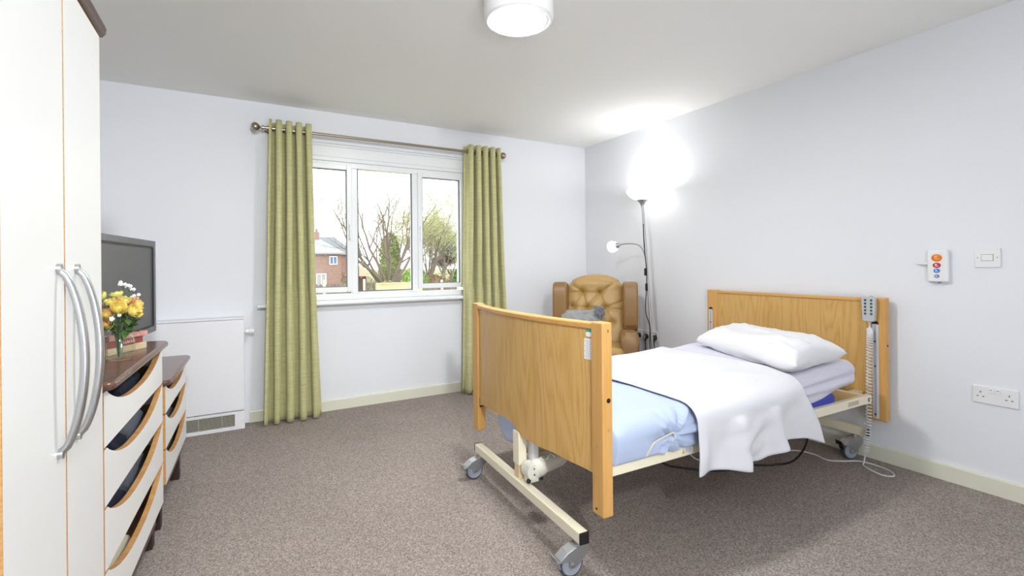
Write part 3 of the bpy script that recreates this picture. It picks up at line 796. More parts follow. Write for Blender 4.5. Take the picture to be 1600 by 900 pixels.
mb.build('mattress_deck', mat('deck_beige', rgb(214, 186, 130), .5), bed, smooth=False)
lt = MB().box(.415, .0112, .378, .480, .0121, .402)
st = lt.build('warning_label', M['stick'], rail, smooth=False)
MB().prism([(.418, .380), (.434, .380), (.426, .398)], lambda a, z, t: (a, t, z), (.0104, .0113)).build('warning_triangle', M['yellow'], st, smooth=False)
mb = MB()
for k in range(3): mb.box(.438, .0106, .382+k*.006, .438+.034, .0113, .3845+k*.006)
mb.build('print_line', M['ink'], st, smooth=False)
st = MB().box(1.68, .0112, .378, 1.79, .0121, .404).build('rating_label', mat('label_cream', rgb(226, 214, 180), .5), rail, smooth=False)
mb = MB()
for k in range(4):
    x = 1.685
    for j in range(6): mb.box(x, .0106, .382+k*.005, x+.010+.004*((k+j) % 2), .0113, .3842+k*.005); x += .017
mb.build('print_line', M['ink'], st, smooth=False)
mb = MB().lathe([(.006, -.002), (.011, -.002), (.011, .001)], (1.895, .012, .388), 20, 'y', cap=False)
mb.build('bolt_ring', M['blk'], rail)
# under-carriage : foot beam
def bl(x, y, z): return tuple(BMi @ Vector((x, y, z)))
fa, fb = (1.098, 1.415), (1.148, 2.415)
mb = MB().bar(bl(fa[0], fa[1], .149), bl(fb[0], fb[1], .149), .040, .042)
fbm = mb.build('castor_beam', M['cream'], bed, smooth=False, bevel=.003)
d = (Vector((fb[0], fb[1], 0))-Vector((fa[0], fa[1], 0))).normalized()
for P, s in ((fa, -1), (fb, 1)):
    a = Vector((P[0], P[1], .149)); MB().bar(bl(*a), bl(*(a+d*s*.007)), .0415, .0435).build('end_cap', M['blk'], fbm, smooth=False, bevel=.002)
mb = MB().bar(bl(3.15, 1.41, .170), bl(3.15, 2.41, .170), .040, .048)
hbm = mb.build('castor_beam', M['cream'], bed, smooth=False, bevel=.003)
MB().bar(bl(3.15, 1.41, .170), bl(3.15, 1.402, .170), .0415, .05).build('end_cap', M['blk'], hbm, smooth=False)
MB().bar(bl(3.15, 2.41, .170), bl(3.15, 2.418, .170), .0415, .05).build('end_cap', M['blk'], hbm, smooth=False)
# columns (lifting posts)
cpt = Vector((1.142, 1.93, 0))
MB().bar(bl(1.133, 1.935, .17), bl(1.133, 1.935, .245), .045, .034, up=(1, 0, 0)).build('column_foot', mat('column_beige', rgb(222, 200, 156), .45), bed, smooth=False, bevel=.003)
MB().bar(bl(1.133, 1.935, .235), bl(1.133, 1.935, .386), .055, .042, up=(1, 0, 0)).build('lifting_column', M['cream'], bed, smooth=False, bevel=.003)
MB().bar(bl(1.185, 1.90, .245), bl(1.185, 1.90, .386), .050, .03, up=(1, 0, 0)).build('lift_guide', M['radw'], bed, smooth=False, bevel=.003)
MB().bar(bl(3.15, 1.93, .195), bl(3.15, 1.93, .37), .06, .035, up=(1, 0, 0)).bar(bl(3.10, 1.93, .355), bl(3.16, 1.93, .355), .06, .03).build('lifting_column', M['cream'], bed, smooth=False, bevel=.003)
# long scissor arms that carry the frame
MB().bar(bl(1.20, 1.99, .22), bl(3.12, 1.99, .35), .03, .04).build('lifting_arm', M['cream'], bed, smooth=False, bevel=.003)
# actuator motor
am = MB()
A0 = Vector((1.150, 1.86, .222)); A1 = Vector((1.345, 1.875, .245))
dd = (A1-A0).normalized()
pts = [A0, A0+dd*.01, A0+dd*.04, A0+dd*.07, A0+dd*.17, A0+dd*.188, A1]
am.tube([bl(*p) for p in pts], [.030, .040, .042, .037, .036, .030, .018], 24)
mo = am.build('actuator_motor', M['offw'], bed)
hb = MB()
hb.tube([bl(1.152, 1.835, .222), bl(1.152, 1.900, .222)], [.036, .036], 20)
hb.bar(bl(1.152, 1.865, .175), bl(1.152, 1.865, .25), .05, .05, up=(1, 0, 0))
hb.build('actuator_head', M['offw'], bed, bevel=.003)
MB().ball(bl(1.126, 1.845, .185), .011, 14).ball(bl(1.195, 1.845, .184), .009, 14).build('pivot_cap', M['blk'], bed)
kk = MB()
for z in (.212, .238): kk.lathe([(.001, 0), (.004, 0), (.004, .002)], bl(1.150, 1.833, z), 10, 'y')
kk.build('screw', M['blk'], mo)
mb = MB(); pts = [bl(1.19, 1.85, .266)]
for i in range(40):
    t = i/39; pts.append(bl(1.20+.22*t, 1.85+.012*sin(t*40), .262+.05*t+.008*sin(t*60)))
mb.tube(pts, .003, 6); mb.build('motor_cable', M['coil'], bed)

def castor(x, y, h, ang, rw=.050):
    """swivel castor: stem under the beam at (x,y,h); the trail direction points to ang"""
    root = empty('castor', bl(x, y, 0), ang-BA, bed)
    tr = .038; z0 = rw
    MB().cyl((0, 0, h-.014), (0, 0, h), .016, 20).cyl((0, 0, h-.022), (0, 0, h-.013), .024, 24).build('swivel', M['chrome'], root)
    # housing: two cheeks and an arched hood that runs out over the wheel to the brake pedal
    side = [(-.030, h-.020), (-.006, h-.016), (.030, h-.019), (.062, h-.030), (.092, h-.052), (.095, h-.060), (.060, h-.062), (.052, h-.064),
            (.052, h-.075), (tr+.012, z0-.010), (tr-.010, z0-.012), (.004, z0+.004), (-.022, z0+.030), (-.033, h-.042)]
    mb = MB()
    for s in (-1, 1):
        ya, yb = (s*.020, s*.024) if s > 0 else (s*.024, s*.020)
        mb.prism(side, lambda a, z, t: (a, t, z), (ya, yb))
    hood = [(-.030, h-.020), (-.006, h-.016), (.030, h-.019), (.062, h-.030), (.092, h-.052)]
    for (a, b_), (c, d_) in zip(hood, hood[1:]):
        mb.add([(a, -.024, b_), (c, -.024, d_), (c, .024, d_), (a, .024, b_), (a, -.024, b_-.004), (c, -.024, d_-.004), (c, .024, d_-.004), (a, .024, b_-.004)],
               [(0, 1, 2, 3), (7, 6, 5, 4), (0, 4, 5, 1), (3, 2, 6, 7), (0, 3, 7, 4), (1, 5, 6, 2)])
    mb.build('housing', M['alu'], root, bevel=.002, auto=40)
    # pedal
    mb = MB().box(.092, -.022, h-.060, .110, .022, h-.055)
    mb.bar((.104, 0, h-.058), (.112, 0, h-.036), .044, .004)
    mb.bar((.094, 0, h-.060), (.088, 0, h-.088), .030, .005)
    mb.build('brake_pedal', M['blk'] if x > 3 else M['alu'], root, smooth=False, bevel=.001)
    wheel = MB().lathe([(.0, -.012)][:0] + [(rw-.012, -.014), (rw-.003, -.013), (rw, -.007), (rw, .007), (rw-.003, .013), (rw-.012, .014)], (tr, 0, z0), 36, 'y', cap=True)
    wl = wheel.build('tyre', M['tyre'], root)
    MB().lathe([(.006, -.0165), (.012, -.0165), (.014, -.0145), (rw-.013, -.0145), (rw-.010, -.0165), (rw-.008, -.0145), (rw-.008, .0145), (rw-.010, .0165), (rw-.013, .0145), (.014, .0145), (.012, .0165), (.006, .0165)], (tr, 0, z0), 36, 'y').build('wheel_hub', M['hub'], root)
    MB().lathe([(.001, -.028), (.007, -.027), (.007, .027), (.001, .028)], (tr, 0, z0), 16, 'y').build('axle', M['chrome'], root)
    return root
castor(1.102, 1.452, .129, radians(176))
castor(1.140, 2.378, .129, radians(180))
castor(3.150, 1.470, .147, radians(160))
castor(3.150, 2.360, .147, radians(120))

# ------------------------------------------------------------------ mattress, sheets, blanket, pillow
MX0, MX1, MY0, MY1 = .072, 1.805, .026, .955
def lift(x): return .055*sst(1.05, 1.75, x)
def mtop(x): return .562+.053*sst(.9, 1.7, x)
def pillbox(x0, x1, y0, y1, zb, zt, re=.05, n=40, m_=30, rnd_x1=.05, puff=0):
    """closed rounded slab mesh as a swept cross-section along x; zb, zt functions of x"""
    mb = MB(); sect = []
    K = 7
    def prof(x, ins):
        a0, a1 = y0+ins, y1-ins; b0, b1 = zb(x)+ins*.6, zt(x)-ins*.8
        rr = min(re, (b1-b0)*.45)
        pts = []
        for (cx, cy, s0) in ((a1-rr, b1-rr, 0), (a0+rr, b1-rr, 90), (a0+rr, b0+rr, 180), (a1-rr, b0+rr, 270)):
            for k in range(K): a = radians(s0+90*k/(K-1)); pts.append((cx+rr*cos(a), cy+rr*sin(a)))
            if s0 == 90:
                for k in range(1, 12): pts.append((a0, b1-rr+(b0-b1+2*rr)*k/12))
            if s0 == 0:
                for k in range(1, m_): pts.append((a1-rr+(a0-a1+2*rr)*k/m_, b1))
        return pts
    xs = []; e = rnd_x1
    for k in range(7): t = k/6; xs.append((x0+e*(1-cos(t*pi/2)), e*(1-sin(t*pi/2))))
    for k in range(1, n): xs.append((x0+e+(x1-x0-2*e)*k/n, 0))
    for k in range(7): t = k/6; xs.append((x1-e+e*sin(t*pi/2), e*(1-cos(t*pi/2))))
    P = [[(x, yy, zz) for (yy, zz) in prof(x, ins)] for x, ins in xs]
    N = len(P[0]); vs = [p for rg in P for p in rg]; fs = []
    for i in range(len(P)-1):
        for k in range(N): l = (k+1) % N; fs.append((i*N+k, i*N+l, (i+1)*N+l, (i+1)*N+k))
    fs += [tuple(range(N-1, -1, -1)), tuple((len(P)-1)*N+k for k in range(N))]
    mb.add(vs, fs); return mb
# mattress: blue base cushion, and the fitted sheet over it
mb = pillbox(MX0+.03, MX1-.17, MY0+.010, MY1-.012, lambda x: .4005, lambda x: .455, .015)
mb.v = [tuple(BM @ Vector(v)) for v in mb.v]
o = mb.build('mattress', M['blue']); tag(o, 'royal blue mattress showing under the fitted sheet at the head end', 'mattress')
mb = pillbox(MX0+.02, MX1, MY0, MY1, lambda x: .424+.050*sst(1.35, 1.80, x), mtop, .050, n=60, m_=30, rnd_x1=.035)
for i, v in enumerate(mb.v):
    x, y, z = v
    if y < MY0+.03:   # stretched folds along the near side
        y += .006*sin(z*95-(x-1.8)*(z-.42)*60+1.5*nz(x*4, z*6))*sst(.55, .8, x)*(1-.6*sst(1.5, 1.8, x))
    z += .004*nz(x*7, y*7, z*4)
    mb.v[i] = (x, y, z)
mb.v = [tuple(BM @ Vector(v)) for v in mb.v]
o = mb.build('fitted_sheet', M['sheet'], auto=0); tag(o, 'pale lilac fitted sheet stretched over the head end of the mattress', 'sheet')

# pale blue coverlet tucked round the foot of the mattress
CX1 = .86
def cover_surface():
    mb = MB(); NA = 90; NXs = 70
    # cross-section path from far side bottom, over the top, down the near side and tucked under
    ya, yb = MY1+.022, MY0-.028
    def path(s, x):
        zt = mtop(x)+.012; zb = .418; R_ = .075
        w_ = (ya-yb)-2*R_; h_ = zt-zb-R_; arc = pi/2*R_
        tot = 2*h_+2*arc+w_+.05; d_ = s*tot
        if d_ < h_: return (ya, zb+d_)
        d_ -= h_
        if d_ < arc: a = d_/R_; return (ya-R_+R_*cos(a), zt-R_+R_*sin(a))
        d_ -= arc
        if d_ < w_: return (ya-R_-d_, zt)
        d_ -= w_
        if d_ < arc: a = d_/R_; return (yb+R_-R_*sin(a), zt-R_+R_*cos(a))
        d_ -= arc
        if d_ < h_: return (yb, zt-R_-d_)
        d_ -= h_
        return (yb+d_*.9, zb)
    def fn(a, b_):
        x = .050+(CX1-.050)*a
        y, z = path(b_, x)
        side = 1-sst(MY0-.01, MY0+.06, y)
        # gathers radiating from a tied point low on the side
        gx, gz = .34, .475
        dx, dz = x-gx, z-gz; rr = sqrt(dx*dx+dz*dz)+.02; th = math.atan2(dz, dx)
        g = 0
        if dx > -.05: g = (sin(th*11+.4)+.6*sin(th*19+1))*.013*exp(-rr*1.8)*sst(0, .05, rr)
        y += -side*(.012*sin((z-.42)/.17*pi)+g)
        y += side*.016*exp(-((dx+.06)**2/.004+(dz+.0)**2/.0006))
        y += .004*nz(x*9, z*12, 3)*side
        z += .006*nz(x*4, y*5, 1)
        # rounded end at the foot
        e = 1-sst(.05, .12, x)
        z -= e*.03*sst(.5, .6, z)
        if z < .44: z -= .012*(.5+nz(x*7, 2, 2))*side
        z = max(z, .4145)
        return tuple(BM @ Vector((x, y, z)))
    mb.grid(fn, NXs, NA*2); return mb
mb = cover_surface()
# foot face closing the end
ring = [mb.v[j*71] for j in range(181)]; c0 = tuple(BM @ Vector((.052, (MY0+MY1)/2, .5)))
mb.add(ring+[c0], [(k, 181, k+1) for k in range(180)]+[(180, 181, 0)])
# corner of the coverlet that has slipped down behind the footboard
def slip(a, b_):
    y = .60+.38*a; z = .418-(.15*sin(pi*min(1, a*1.15))**.8+.004)*b_
    return tuple(BM @ Vector((.036-.008*b_+.006*sin(a*9)*b_, y, z)))
mb.grid(slip, 24, 8)
o = mb.build('coverlet', M['cover'], auto=0, solid=.005); tag(o, 'pale blue coverlet tucked around the foot of the mattress with a gathered tie', 'bedding')
# tie cord on the coverlet
o = MB().tube([tuple(BM @ Vector(p)) for p in smooth_path([(.205, -.004, .418), (.215, -.012, .44), (.235, -.014, .465), (.28, -.018, .480), (.335, -.020, .490), (.345, -.018, .470)], 6)], .0032, 6).build('tie_cord', mat('cord_cream', rgb(222, 216, 190), .8)); tag(o, 'short cream tie cord gathering the side of the blue coverlet', 'cord')

def rid(x, y, s=0.): return 1-2*abs(nz(x, y, s))*1.6
# white blanket across the middle, hanging down the near side
def blanket():
    mb = MB(); NU_, NV_ = 110, 130
    ya = MY1+.028; yb = MY0-.060; R_ = .075
    def fn(a, b_):
        # b_: 0 far side .. 1 bottom hem on the near side
        hang = .215
        zt0 = .577; w_ = ya-yb-2*R_; arc = pi/2*R_; tot = .10+arc+w_+arc+hang
        d_ = b_*tot
        near = 0.; down = 0.
        if d_ < .10: y = ya; z = zt0-R_-.10+d_
        elif d_ < .10+arc: q = (d_-.10)/R_; y = ya-R_+R_*cos(q); z = zt0-R_+R_*sin(q)
        elif d_ < .10+arc+w_: y = ya-R_-(d_-.10-arc); z = zt0
        elif d_ < .10+2*arc+w_: q = (d_-.10-arc-w_)/R_; y = yb+R_-R_*sin(q); z = zt0-R_+R_*cos(q); near = q/(pi/2); down = 0.
        else: y = yb; down = (d_-.10-2*arc-w_)/hang; z = zt0-R_-down*hang; near = 1
        # left and right edges in plan (diagonal lie of the blanket)
        t = max(0., min(1., (ya-y)/(ya-yb)))
        xl = .42+.03*sst(0., .5, t)
        xr = 1.26+.02*sst(0, .4, t)-.09*sst(.75, 1., t)
        if near >= 1:
            xl = .45-.015*down; xr = 1.19+.085*down
        x = xl+(xr-xl)*a
        # base surface follows the mattress
        z += (mtop(x)-.562)*(1 if near < 1 else (1-down*.3))
        # hem line
        if near >= 1:
            dz = .007*sin(a*9.5+1)*down + down*(.008*(1-sst(0, .35, a)) + .028*sst(.45, .68, a) - .030*sst(.85, 1., a))
            z += dz
            fold = (.038*sin(a*2*pi*3.1+1.0+1.2*down)+.010*sin(a*2*pi*6.3+.5+down))*down**.7*.9
            fold *= sst(-.05, .22, a)
            y -= fold+.018*down+.01
            y -= .010*nz(x*5+down*.8, down*1.2+x*.6, 2.)*sst(0, .2, down)+.008*nz(x*12+3, down*2.0, 5.)*sst(0, .3, down)
            y -= .016*exp(-((a-.36-.10*down)**2)/.006)*sst(0, .25, down)*(1.1-down*.5)
            # small swags
            y -= .012*sin(down*16+a*18)*exp(-((a-.42)**2)/.02)*down*(1-down)*4*.6
        elif near > 0:
            y -= .01*near
            z += .006*sin(a*16)*near
        else:
            z += .005*nz(x*5, y*6, 5)+.004*sin(a*12+y*3)*(1-sst(.0, .3, y))+.004*rid(x*2.5+y*2.2, y*1.2-x, 7.)+.008*exp(-((x-.80-.12*y)/.05)**2)*(1-sst(.1, .9, y))
        z += .007
        return tuple(BM @ Vector((x, y, z)))
    mb.grid(fn, NU_, NV_); return mb
o = blanket().build('blanket', M['blanket'], auto=0, solid=.005); tag(o, 'white cotton blanket spread across the bed and hanging down its near side', 'blanket')

def pillow(name, c, sx, sy, h, rz, m, label, tiltx=0, tilty=0, seed=0, cat='pillow', k=2.6, basis=None):
    mb = MB(); n = 44
    for s in (1, -1):
        def fn(a, b_):
            u_ = a*2-1; v_ = b_*2-1
            e = max(0, (1-abs(u_)**k))**.44*max(0, (1-abs(v_)**(k*2)))**.38
            # pinched corners
            pin = 1-.10*(1-abs(u_)**2)*abs(v_)**3; pin2 = 1-.10*(1-abs(v_)**2)*abs(u_)**3
            x = u_*sx/2*pin2; y = v_*sy/2*pin
            wr = .022*nz(u_*2.2+seed, v_*2.2, s)*e+.010*nz(u_*6, v_*6, seed)*e
            z = s*(h/2*e*(1 if s > 0 else .75))+wr
            return (x, y, z)
        b0 = len(mb.v)
        mb.grid(fn, n, n)
        if s < 0:
            for q in range(len(mb.f)-n*n, len(mb.f)): mb.f[q] = mb.f[q][::-1]
    Mx = Matrix.Translation(c) @ Matrix.Rotation(rz, 4, 'Z') @ Matrix.Rotation(tiltx, 4, 'X') @ Matrix.Rotation(tilty, 4, 'Y')
    if basis:
        (lx, ly), (qx, qy) = basis
        Mx = Matrix(((qx/sx, lx/sy, 0, c[0]), (qy/sx, ly/sy, 0, c[1]), (0, 0, 1, c[2]), (0, 0, 0, 1))) @ Matrix.Rotation(tilty, 4, 'Y')
    mb.xf(Mx)
    o = mb.build(name, m, auto=0); 
    md = o.modifiers.new('weld', 'WELD'); md.merge_threshold = .0005
    tag(o, label, cat); return o
pillow('pillow', (2.700, 1.745, .664), .46, .86, .175, 0, M['pillow'], 'plump white pillow at the head of the bed', tilty=-.06, seed=3, k=2.8, basis=((.29, .83), (.46, -.01)))

# ------------------------------------------------------------------ hand control and cables
hs = empty('bed_hand_control', W(1.990, .050, .808)); hs.rotation_euler = (0, 0, BA)
tag(hs, 'grey bed hand control with ten round buttons hooked over the headboard', 'remote control')
hy = .0
poly = []
for (cx, cz, a0) in ((.024, .134, 0), (-.024, .134, 90), (-.019, .018, 180), (.019, .018, 270)):
    for k in range(6): a = radians(a0+90*k/5); poly.append((cx+.012*cos(a), cz+.012*sin(a)))
MB().prism(poly, lambda a, z, t: (t, -a, z), (-.012, .012)).build('handset_body', M['hgrey'], hs, bevel=.004, seg=3)
for k in range(5):
    for s in (-1, 1):
        MB().lathe([(.001, -.0155), (.0055, -.015), (.0065, -.012), (.0065, -.010)], (0, s*.0155, .128-.0195*k), 16, 'x').build('button', M['btn'], hs)
MB().tube(smooth_path([(.0, .0, .138), (.006, 0, .1455), (.02, 0, .1465), (.04, 0, .143)], 5), .005, 8).build('hook', M['hgrey'], hs)
MB().tube([(0, 0, .008), (0, 0, -.006), (0, 0, -.02)], [.008, .006, .0045], 12).build('strain_relief', M['hgrey'], hs)
# coiled lead
top = Vector((0, 0, -.018)); pts = []
wx0 = hs.location
def hl(x, y, z): return tuple(hs.matrix_basis.inverted() @ Vector((x, y, z)))
ax = smooth_path([tuple(W(1.990, .050, .79)), tuple(W(1.985, .044, .75)), tuple(W(1.975, .042, .72)), tuple(W(1.972, .045, .50)), tuple(W(1.968, .050, .25)), (3.115, 1.40, .06)], 40)
N = 2000; turns = 66
for i in range(N+1):
    t = i/N; q = t*(len(ax)-1); k = min(int(q), len(ax)-2); p = ax[k]+(ax[k+1]-ax[k])*(q-k)
    rr = .0130*sst(.07, .10, t)*(1-sst(.985, 1, t)*.8)
    ph = 2*pi*turns*max(0, t-.07)
    pts.append(hl(p.x+rr*cos(ph), p.y+rr*sin(ph), p.z))
MB().tube(pts, .0038, 6).build('coiled_lead', M['coil'], hs)
fl = smooth_path([(3.115, 1.40, .05), (3.10, 1.40, .012), (3.06, 1.385, .0045), (3.02, 1.32, .0045), (3.01, 1.265, .0045), (3.045, 1.235, .0045), (3.095, 1.265, .0045), (3.12, 1.33, .0045), (3.10, 1.42, .0080),
                  (3.03, 1.475, .0045), (2.97, 1.53, .0045), (2.99, 1.62, .0045), (2.96, 1.70, .0045), (2.85, 1.76, .0045), (2.70, 1.82, .0045), (2.5, 1.88, .0045), (2.3, 1.9, .02), (2.2, 1.93, .15), (2.15, 1.96, .30)], 8)
MB().tube([hl(*p) for p in fl], .0038, 8).build('lead', M['coil'], hs)
o = MB().tube(smooth_path([(2.50, 1.60, .372), (2.58, 1.50, .370), (2.66, 1.47, .30), (2.70, 1.50, .16), (2.68, 1.56, .05), (2.62, 1.64, .012), (2.5, 1.72, .006), (2.34, 1.74, .006), (2.2, 1.84, .006), (2.05, 1.95, .05), (2.0, 1.98, .25)], 8), .0055, 8).build('power_cable', M['blk'])
tag(o, 'black power cable looping from the bed frame to the carpet', 'cable')

# ------------------------------------------------------------------ wall fittings on the right wall
def plate(root, y0, y1, z0, z1, th=.010, name='face_plate'):
    return MB().box(-th, y0, z0, 0, y1, z1).build(name, M['white'], root, smooth=False, bevel=.004, seg=3)
cp = empty('nurse_call_unit', (XR, 1.098, 1.045)); tag(cp, 'white nurse call unit with orange, red, blue and grey buttons on the right wall', 'call unit')
MB().box(-.030, -.044, 0, 0, .044, .172).build('call_body', M['white'], cp, smooth=False, bevel=.010, seg=4)
for (dy, dz, ry, rz_, m_, nm) in ((.002, .128, .0225, .0195, 'orange', 'orange call button with a small figure'), (.002, .089, .017, .014, 'redb', 'red call button'), (.002, .060, .0138, .0115, 'blueb', 'blue call button'), (.002, .031, .011, .0095, 'greyb', 'grey call button')):
    mb = MB().lathe([(.001, -.004), (.8, -.0035), (1, -.002), (1, .001)], (0, 0, 0), 32, 'x')
    mb.v = [(-.030+v[0], dy+v[1]*ry, dz+v[2]*rz_) for v in mb.v]
    bt = mb.build('call_button', M[m_], cp); bt['label'] = nm
    ic = MB().lathe([(.001, -.0046), (.3, -.0044), (.3, -.003)], (0, 0, 0), 16, 'x'); ic.v = [(-.030+v[0], dy+ry*.15+v[1]*ry, dz+rz_*.25+v[2]*rz_) for v in ic.v]
    ic.box(-.0345, dy-ry*.5, dz-rz_*.45, -.0335, dy+ry*.4, dz-rz_*.15)
    ic.build('button_symbol', mat('sym_'+m_, {'orange': rgb(250, 176, 90), 'redb': rgb(240, 210, 206), 'blueb': rgb(190, 222, 250), 'greyb': rgb(214, 216, 232)}[m_], .4), bt, smooth=False)
mb = MB().lathe([(.008, 0), (.008, .03), (.006, .034), (.006, .052), (.001, .055)], (-.017, .043, .098), 16, 'y'); mb.build('call_jack', M['white'], cp)
MB().cyl((-.018, -.006, -.006), (-.018, -.006, .004), .008, 12).box(-.022, .012, -.003, -.01, .036, .002).build('call_socket', M['greyb'], cp)

sw = empty('light_switch', (XR, .908, 1.122)); tag(sw, 'square white single light switch on the right wall', 'light switch')
pl = plate(sw, -.048, .048, 0, .096)
MB().box(-.0135, -.021, .034, -.0095, .021, .064).build('rocker', M['white'], sw, smooth=False, bevel=.0015)
MB().box(-.0103, -.0225, .0325, -.0098, .0225, .0655).build('rocker_gap', M['gasket'], pl, smooth=False)
mb = MB()
for s in (-1, 1): mb.lathe([(.001, -.0108), (.003, -.0108), (.003, -.009)], (0, s*.036, .049), 10, 'x')
mb.build('screw', M['alu'], pl)

def socket(label, yc, z0, y_w=.166, z_h=.088, plugs=False):
    s = empty('double_socket', (XR, yc, z0)); tag(s, label, 'socket', 'white double wall sockets on the right wall')
    pl = plate(s, -y_w/2, y_w/2, 0, z_h)
    hol = MB()
    for c in (-.052, .052):
        hol.box(-.0104, c-.002, .052, -.0098, c+.002, .060); hol.box(-.0104, c-.014, .033, -.0098, c-.007, .037); hol.box(-.0104, c+.007, .033, -.0098, c+.014, .037)
    hol.build('socket_holes', M['blk'], pl, smooth=False)
    for c in (-.013, .013):
        MB().box(-.0135, c-.009, .056, -.0095, c+.009, .078).build('rocker', M['white'], s, smooth=False, bevel=.0015)
        MB().box(-.0140, c-.004, .071, -.0134, c+.004, .075).build('red_mark', M['ink'], s, smooth=False)
    return s
socket('white double socket low on the right wall near the right edge, nothing plugged in', .886, .443)
socket('white double socket partly behind the armchair with two black plugs', 3.345, .458, .166)
socket('white double socket behind the floor lamp pole with two black plugs', 3.160, .458, .166)
def plug(label, y, face=None):
    p = empty('mains_plug', (XR-.0105, y, .493)); tag(p, label, 'plug', 'black plugs in the corner sockets')
    MB().lathe([(.001, -.030), (.016, -.030), (.021, -.024), (.024, -.002), (.024, 0)], (0, 0, 0), 28, 'x').build('plug_body', M['blk'], p)
    MB().cyl((-.018, 0, -.018), (-.018, 0, -.038), .007, 10).build('cord_grip', M['blk'], p)
    if face: MB().box(-.0312, -.011, -.014, -.0300, .009, .014).build('plug_sticker', face, p, smooth=False)
    dx = .02*sin(y*40)
    MB().tube(smooth_path([(-.018, 0, -.034), (-.02, -.008+dx*.2, -.10), (-.03, -.03+dx, -.25), (-.035, -.045+dx, -.40), (-.05, -.05+dx, -.484), (-.12, -.09+dx, -.488)], 8), .0036, 8).build('cable', M['blk'], p)
plug('black mains plug nearest the corner, half behind the armchair', 3.405)
plug('round black mains plug second from the corner, its cable slanting down', 3.300, M['ink'])
plug('black mains plug with a large white label between the second plug and the lamp pole', 3.205, M['stick'])
plug('black mains plug farthest from the corner, right of the lamp pole', 3.105, M['greyb'])

# ------------------------------------------------------------------ floor lamp
lamp = empty('floor_lamp', (3.055, 2.935, 0)); tag(lamp, 'silver uplighter floor lamp with a bowl shade and small reading arm beside the armchair', 'lamp')
def ll(x, y, z): return (x-3.055, y-2.935, z)
pb, pt = Vector((3.055, 2.935, .03)), Vector((3.062, 3.075, 1.66))
def pz(z): return pb+(pt-pb)*((z-.03)/1.63)
MB().lathe([(.001, 0), (.125, 0), (.13, .006), (.128, .014), (.06, .028), (.016, .036), (.001, .036)], n=40).build('lamp_base', M['alu'], lamp)
MB().tube([ll(*pz(.03)), ll(*pz(1.66))], .0105, 16).build('lamp_pole', M['alu'], lamp)
MB().lathe([(.012, -.055), (.013, -.045), (.020, -.028), (.035, -.008), (.050, .006), (.001, .006)], ll(3.062, 3.078, 1.705), 32).build('shade_holder', M['alu'], lamp)
MB().lathe([(.045, .004), (.075, .016), (.105, .036), (.128, .064), (.134, .088), (.131, .088), (.125, .064), (.102, .040), (.072, .022), (.045, .010)], ll(3.062, 3.078, 1.705), 48, cap=False).build('lamp_shade', glow('shade_glow', (1, .98, .94, 1), 4.0), lamp)
MB().ball(ll(3.062, 3.078, 1.760), .032, 16).build('bulb', glow('bulb_glow', (.98, .985, 1, 1), 110), lamp)
a0 = pz(1.19); arm = smooth_path([tuple(a0), (3.052, 3.065, 1.27), (3.045, 3.10, 1.315), (3.03, 3.16, 1.332), (3.02, 3.24, 1.335), (3.005, 3.31, 1.328)], 6)
MB().tube([ll(*p) for p in arm], .0055, 10).build('gooseneck', M['alu'], lamp)
e0 = Vector((3.005, 3.305, 1.328)); ed = Vector((-.18, .92, -.18)).normalized()
def along(p, d, prof, n=24):
    mb = MB(); mb.lathe(prof, (0, 0, 0), n, cap=False)
    q = Vector((0, 0, 1)).rotation_difference(d); return mb.xf(Matrix.Translation(p) @ q.to_matrix().to_4x4())
sh = along(e0, ed, [(.006, -.01), (.012, .0), (.020, .018), (.028, .030), (.001, .030)]); sh.v = [ll(*v) for v in sh.v]
sh.build('reading_shade_holder', M['alu'], lamp)
sh = along(e0, ed, [(.026, .028), (.042, .048), (.052, .080), (.050, .105), (.047, .105), (.049, .080), (.039, .052), (.001, .034)]); sh.v = [ll(*v) for v in sh.v]
sh.build('reading_shade', glow('reading_shade_glow', (1, .98, .94, 1), 1.6), lamp)
p = e0+ed*.075; MB().ball(ll(*p), .018, 12).build('bulb', glow('reading_bulb_glow', (1, .97, .92, 1), 40), lamp)
mb = MB(); pts = [pz(1.50)+Vector((-.012, -.006, 0)), pz(1.30)+Vector((-.014, 0, 0)), pz(1.10)+Vector((-.016, -.012, 0)), pz(.95)+Vector((-.016, .004, 0)), pz(.75)+Vector((-.018, .030, 0)), pz(.62)+Vector((-.018, -.004, 0)), pz(.45)+Vector((-.018, .01, 0)), pz(.2)+Vector((-.016, .008, 0)), pz(.05)+Vector((-.016, .02, 0))]
mb.tube([ll(*p) for p in smooth_path(pts, 8)], .0042, 8)
mb.build('lamp_cable', M['blk'], lamp)
for z in (1.085, .955):
    c = pz(z)+Vector((-.020, -.002, 0)); MB().box(*[a+b_ for a, b_ in zip(ll(*c), (-.010, -.009, -.032))], *[a+b_ for a, b_ in zip(ll(*c), (.008, .009, .032))]).build('cord_switch', M['blk'], lamp, smooth=False, bevel=.004)

# ------------------------------------------------------------------ armchair
ac = empty('armchair', (2.70, 3.29, 0), radians(-41)); tag(ac, 'tan leather wing armchair with a buttoned back in the far corner', 'armchair')
MB().box(-.31, -.28, .03, .31, .30, .30).build('chair_base', M['leatherd'], ac, smooth=False, bevel=.03, seg=3)
for sx in (-.27, .27):
    for sy in (-.24, .25): MB().cyl((sx, sy, 0), (sx, sy, .05), .02, 14).build('leg', M['walnutseat'], ac)
def cushion_box(x0, y0, z0, x1, y1, z1, r, name, m, pf=.012):
    mb = pillbox(x0, x1, y0, y1, lambda x: z0, lambda x: z1+pf*(1-((x-(x0+x1)/2)/((x1-x0)/2))**2), r, n=16, m_=12, rnd_x1=r*.9)
    return mb.build(name, m, ac)
cushion_box(-.245, -.34, .30, .245, .16, .47, .05, 'seat_cushion', M['leather'], .025)
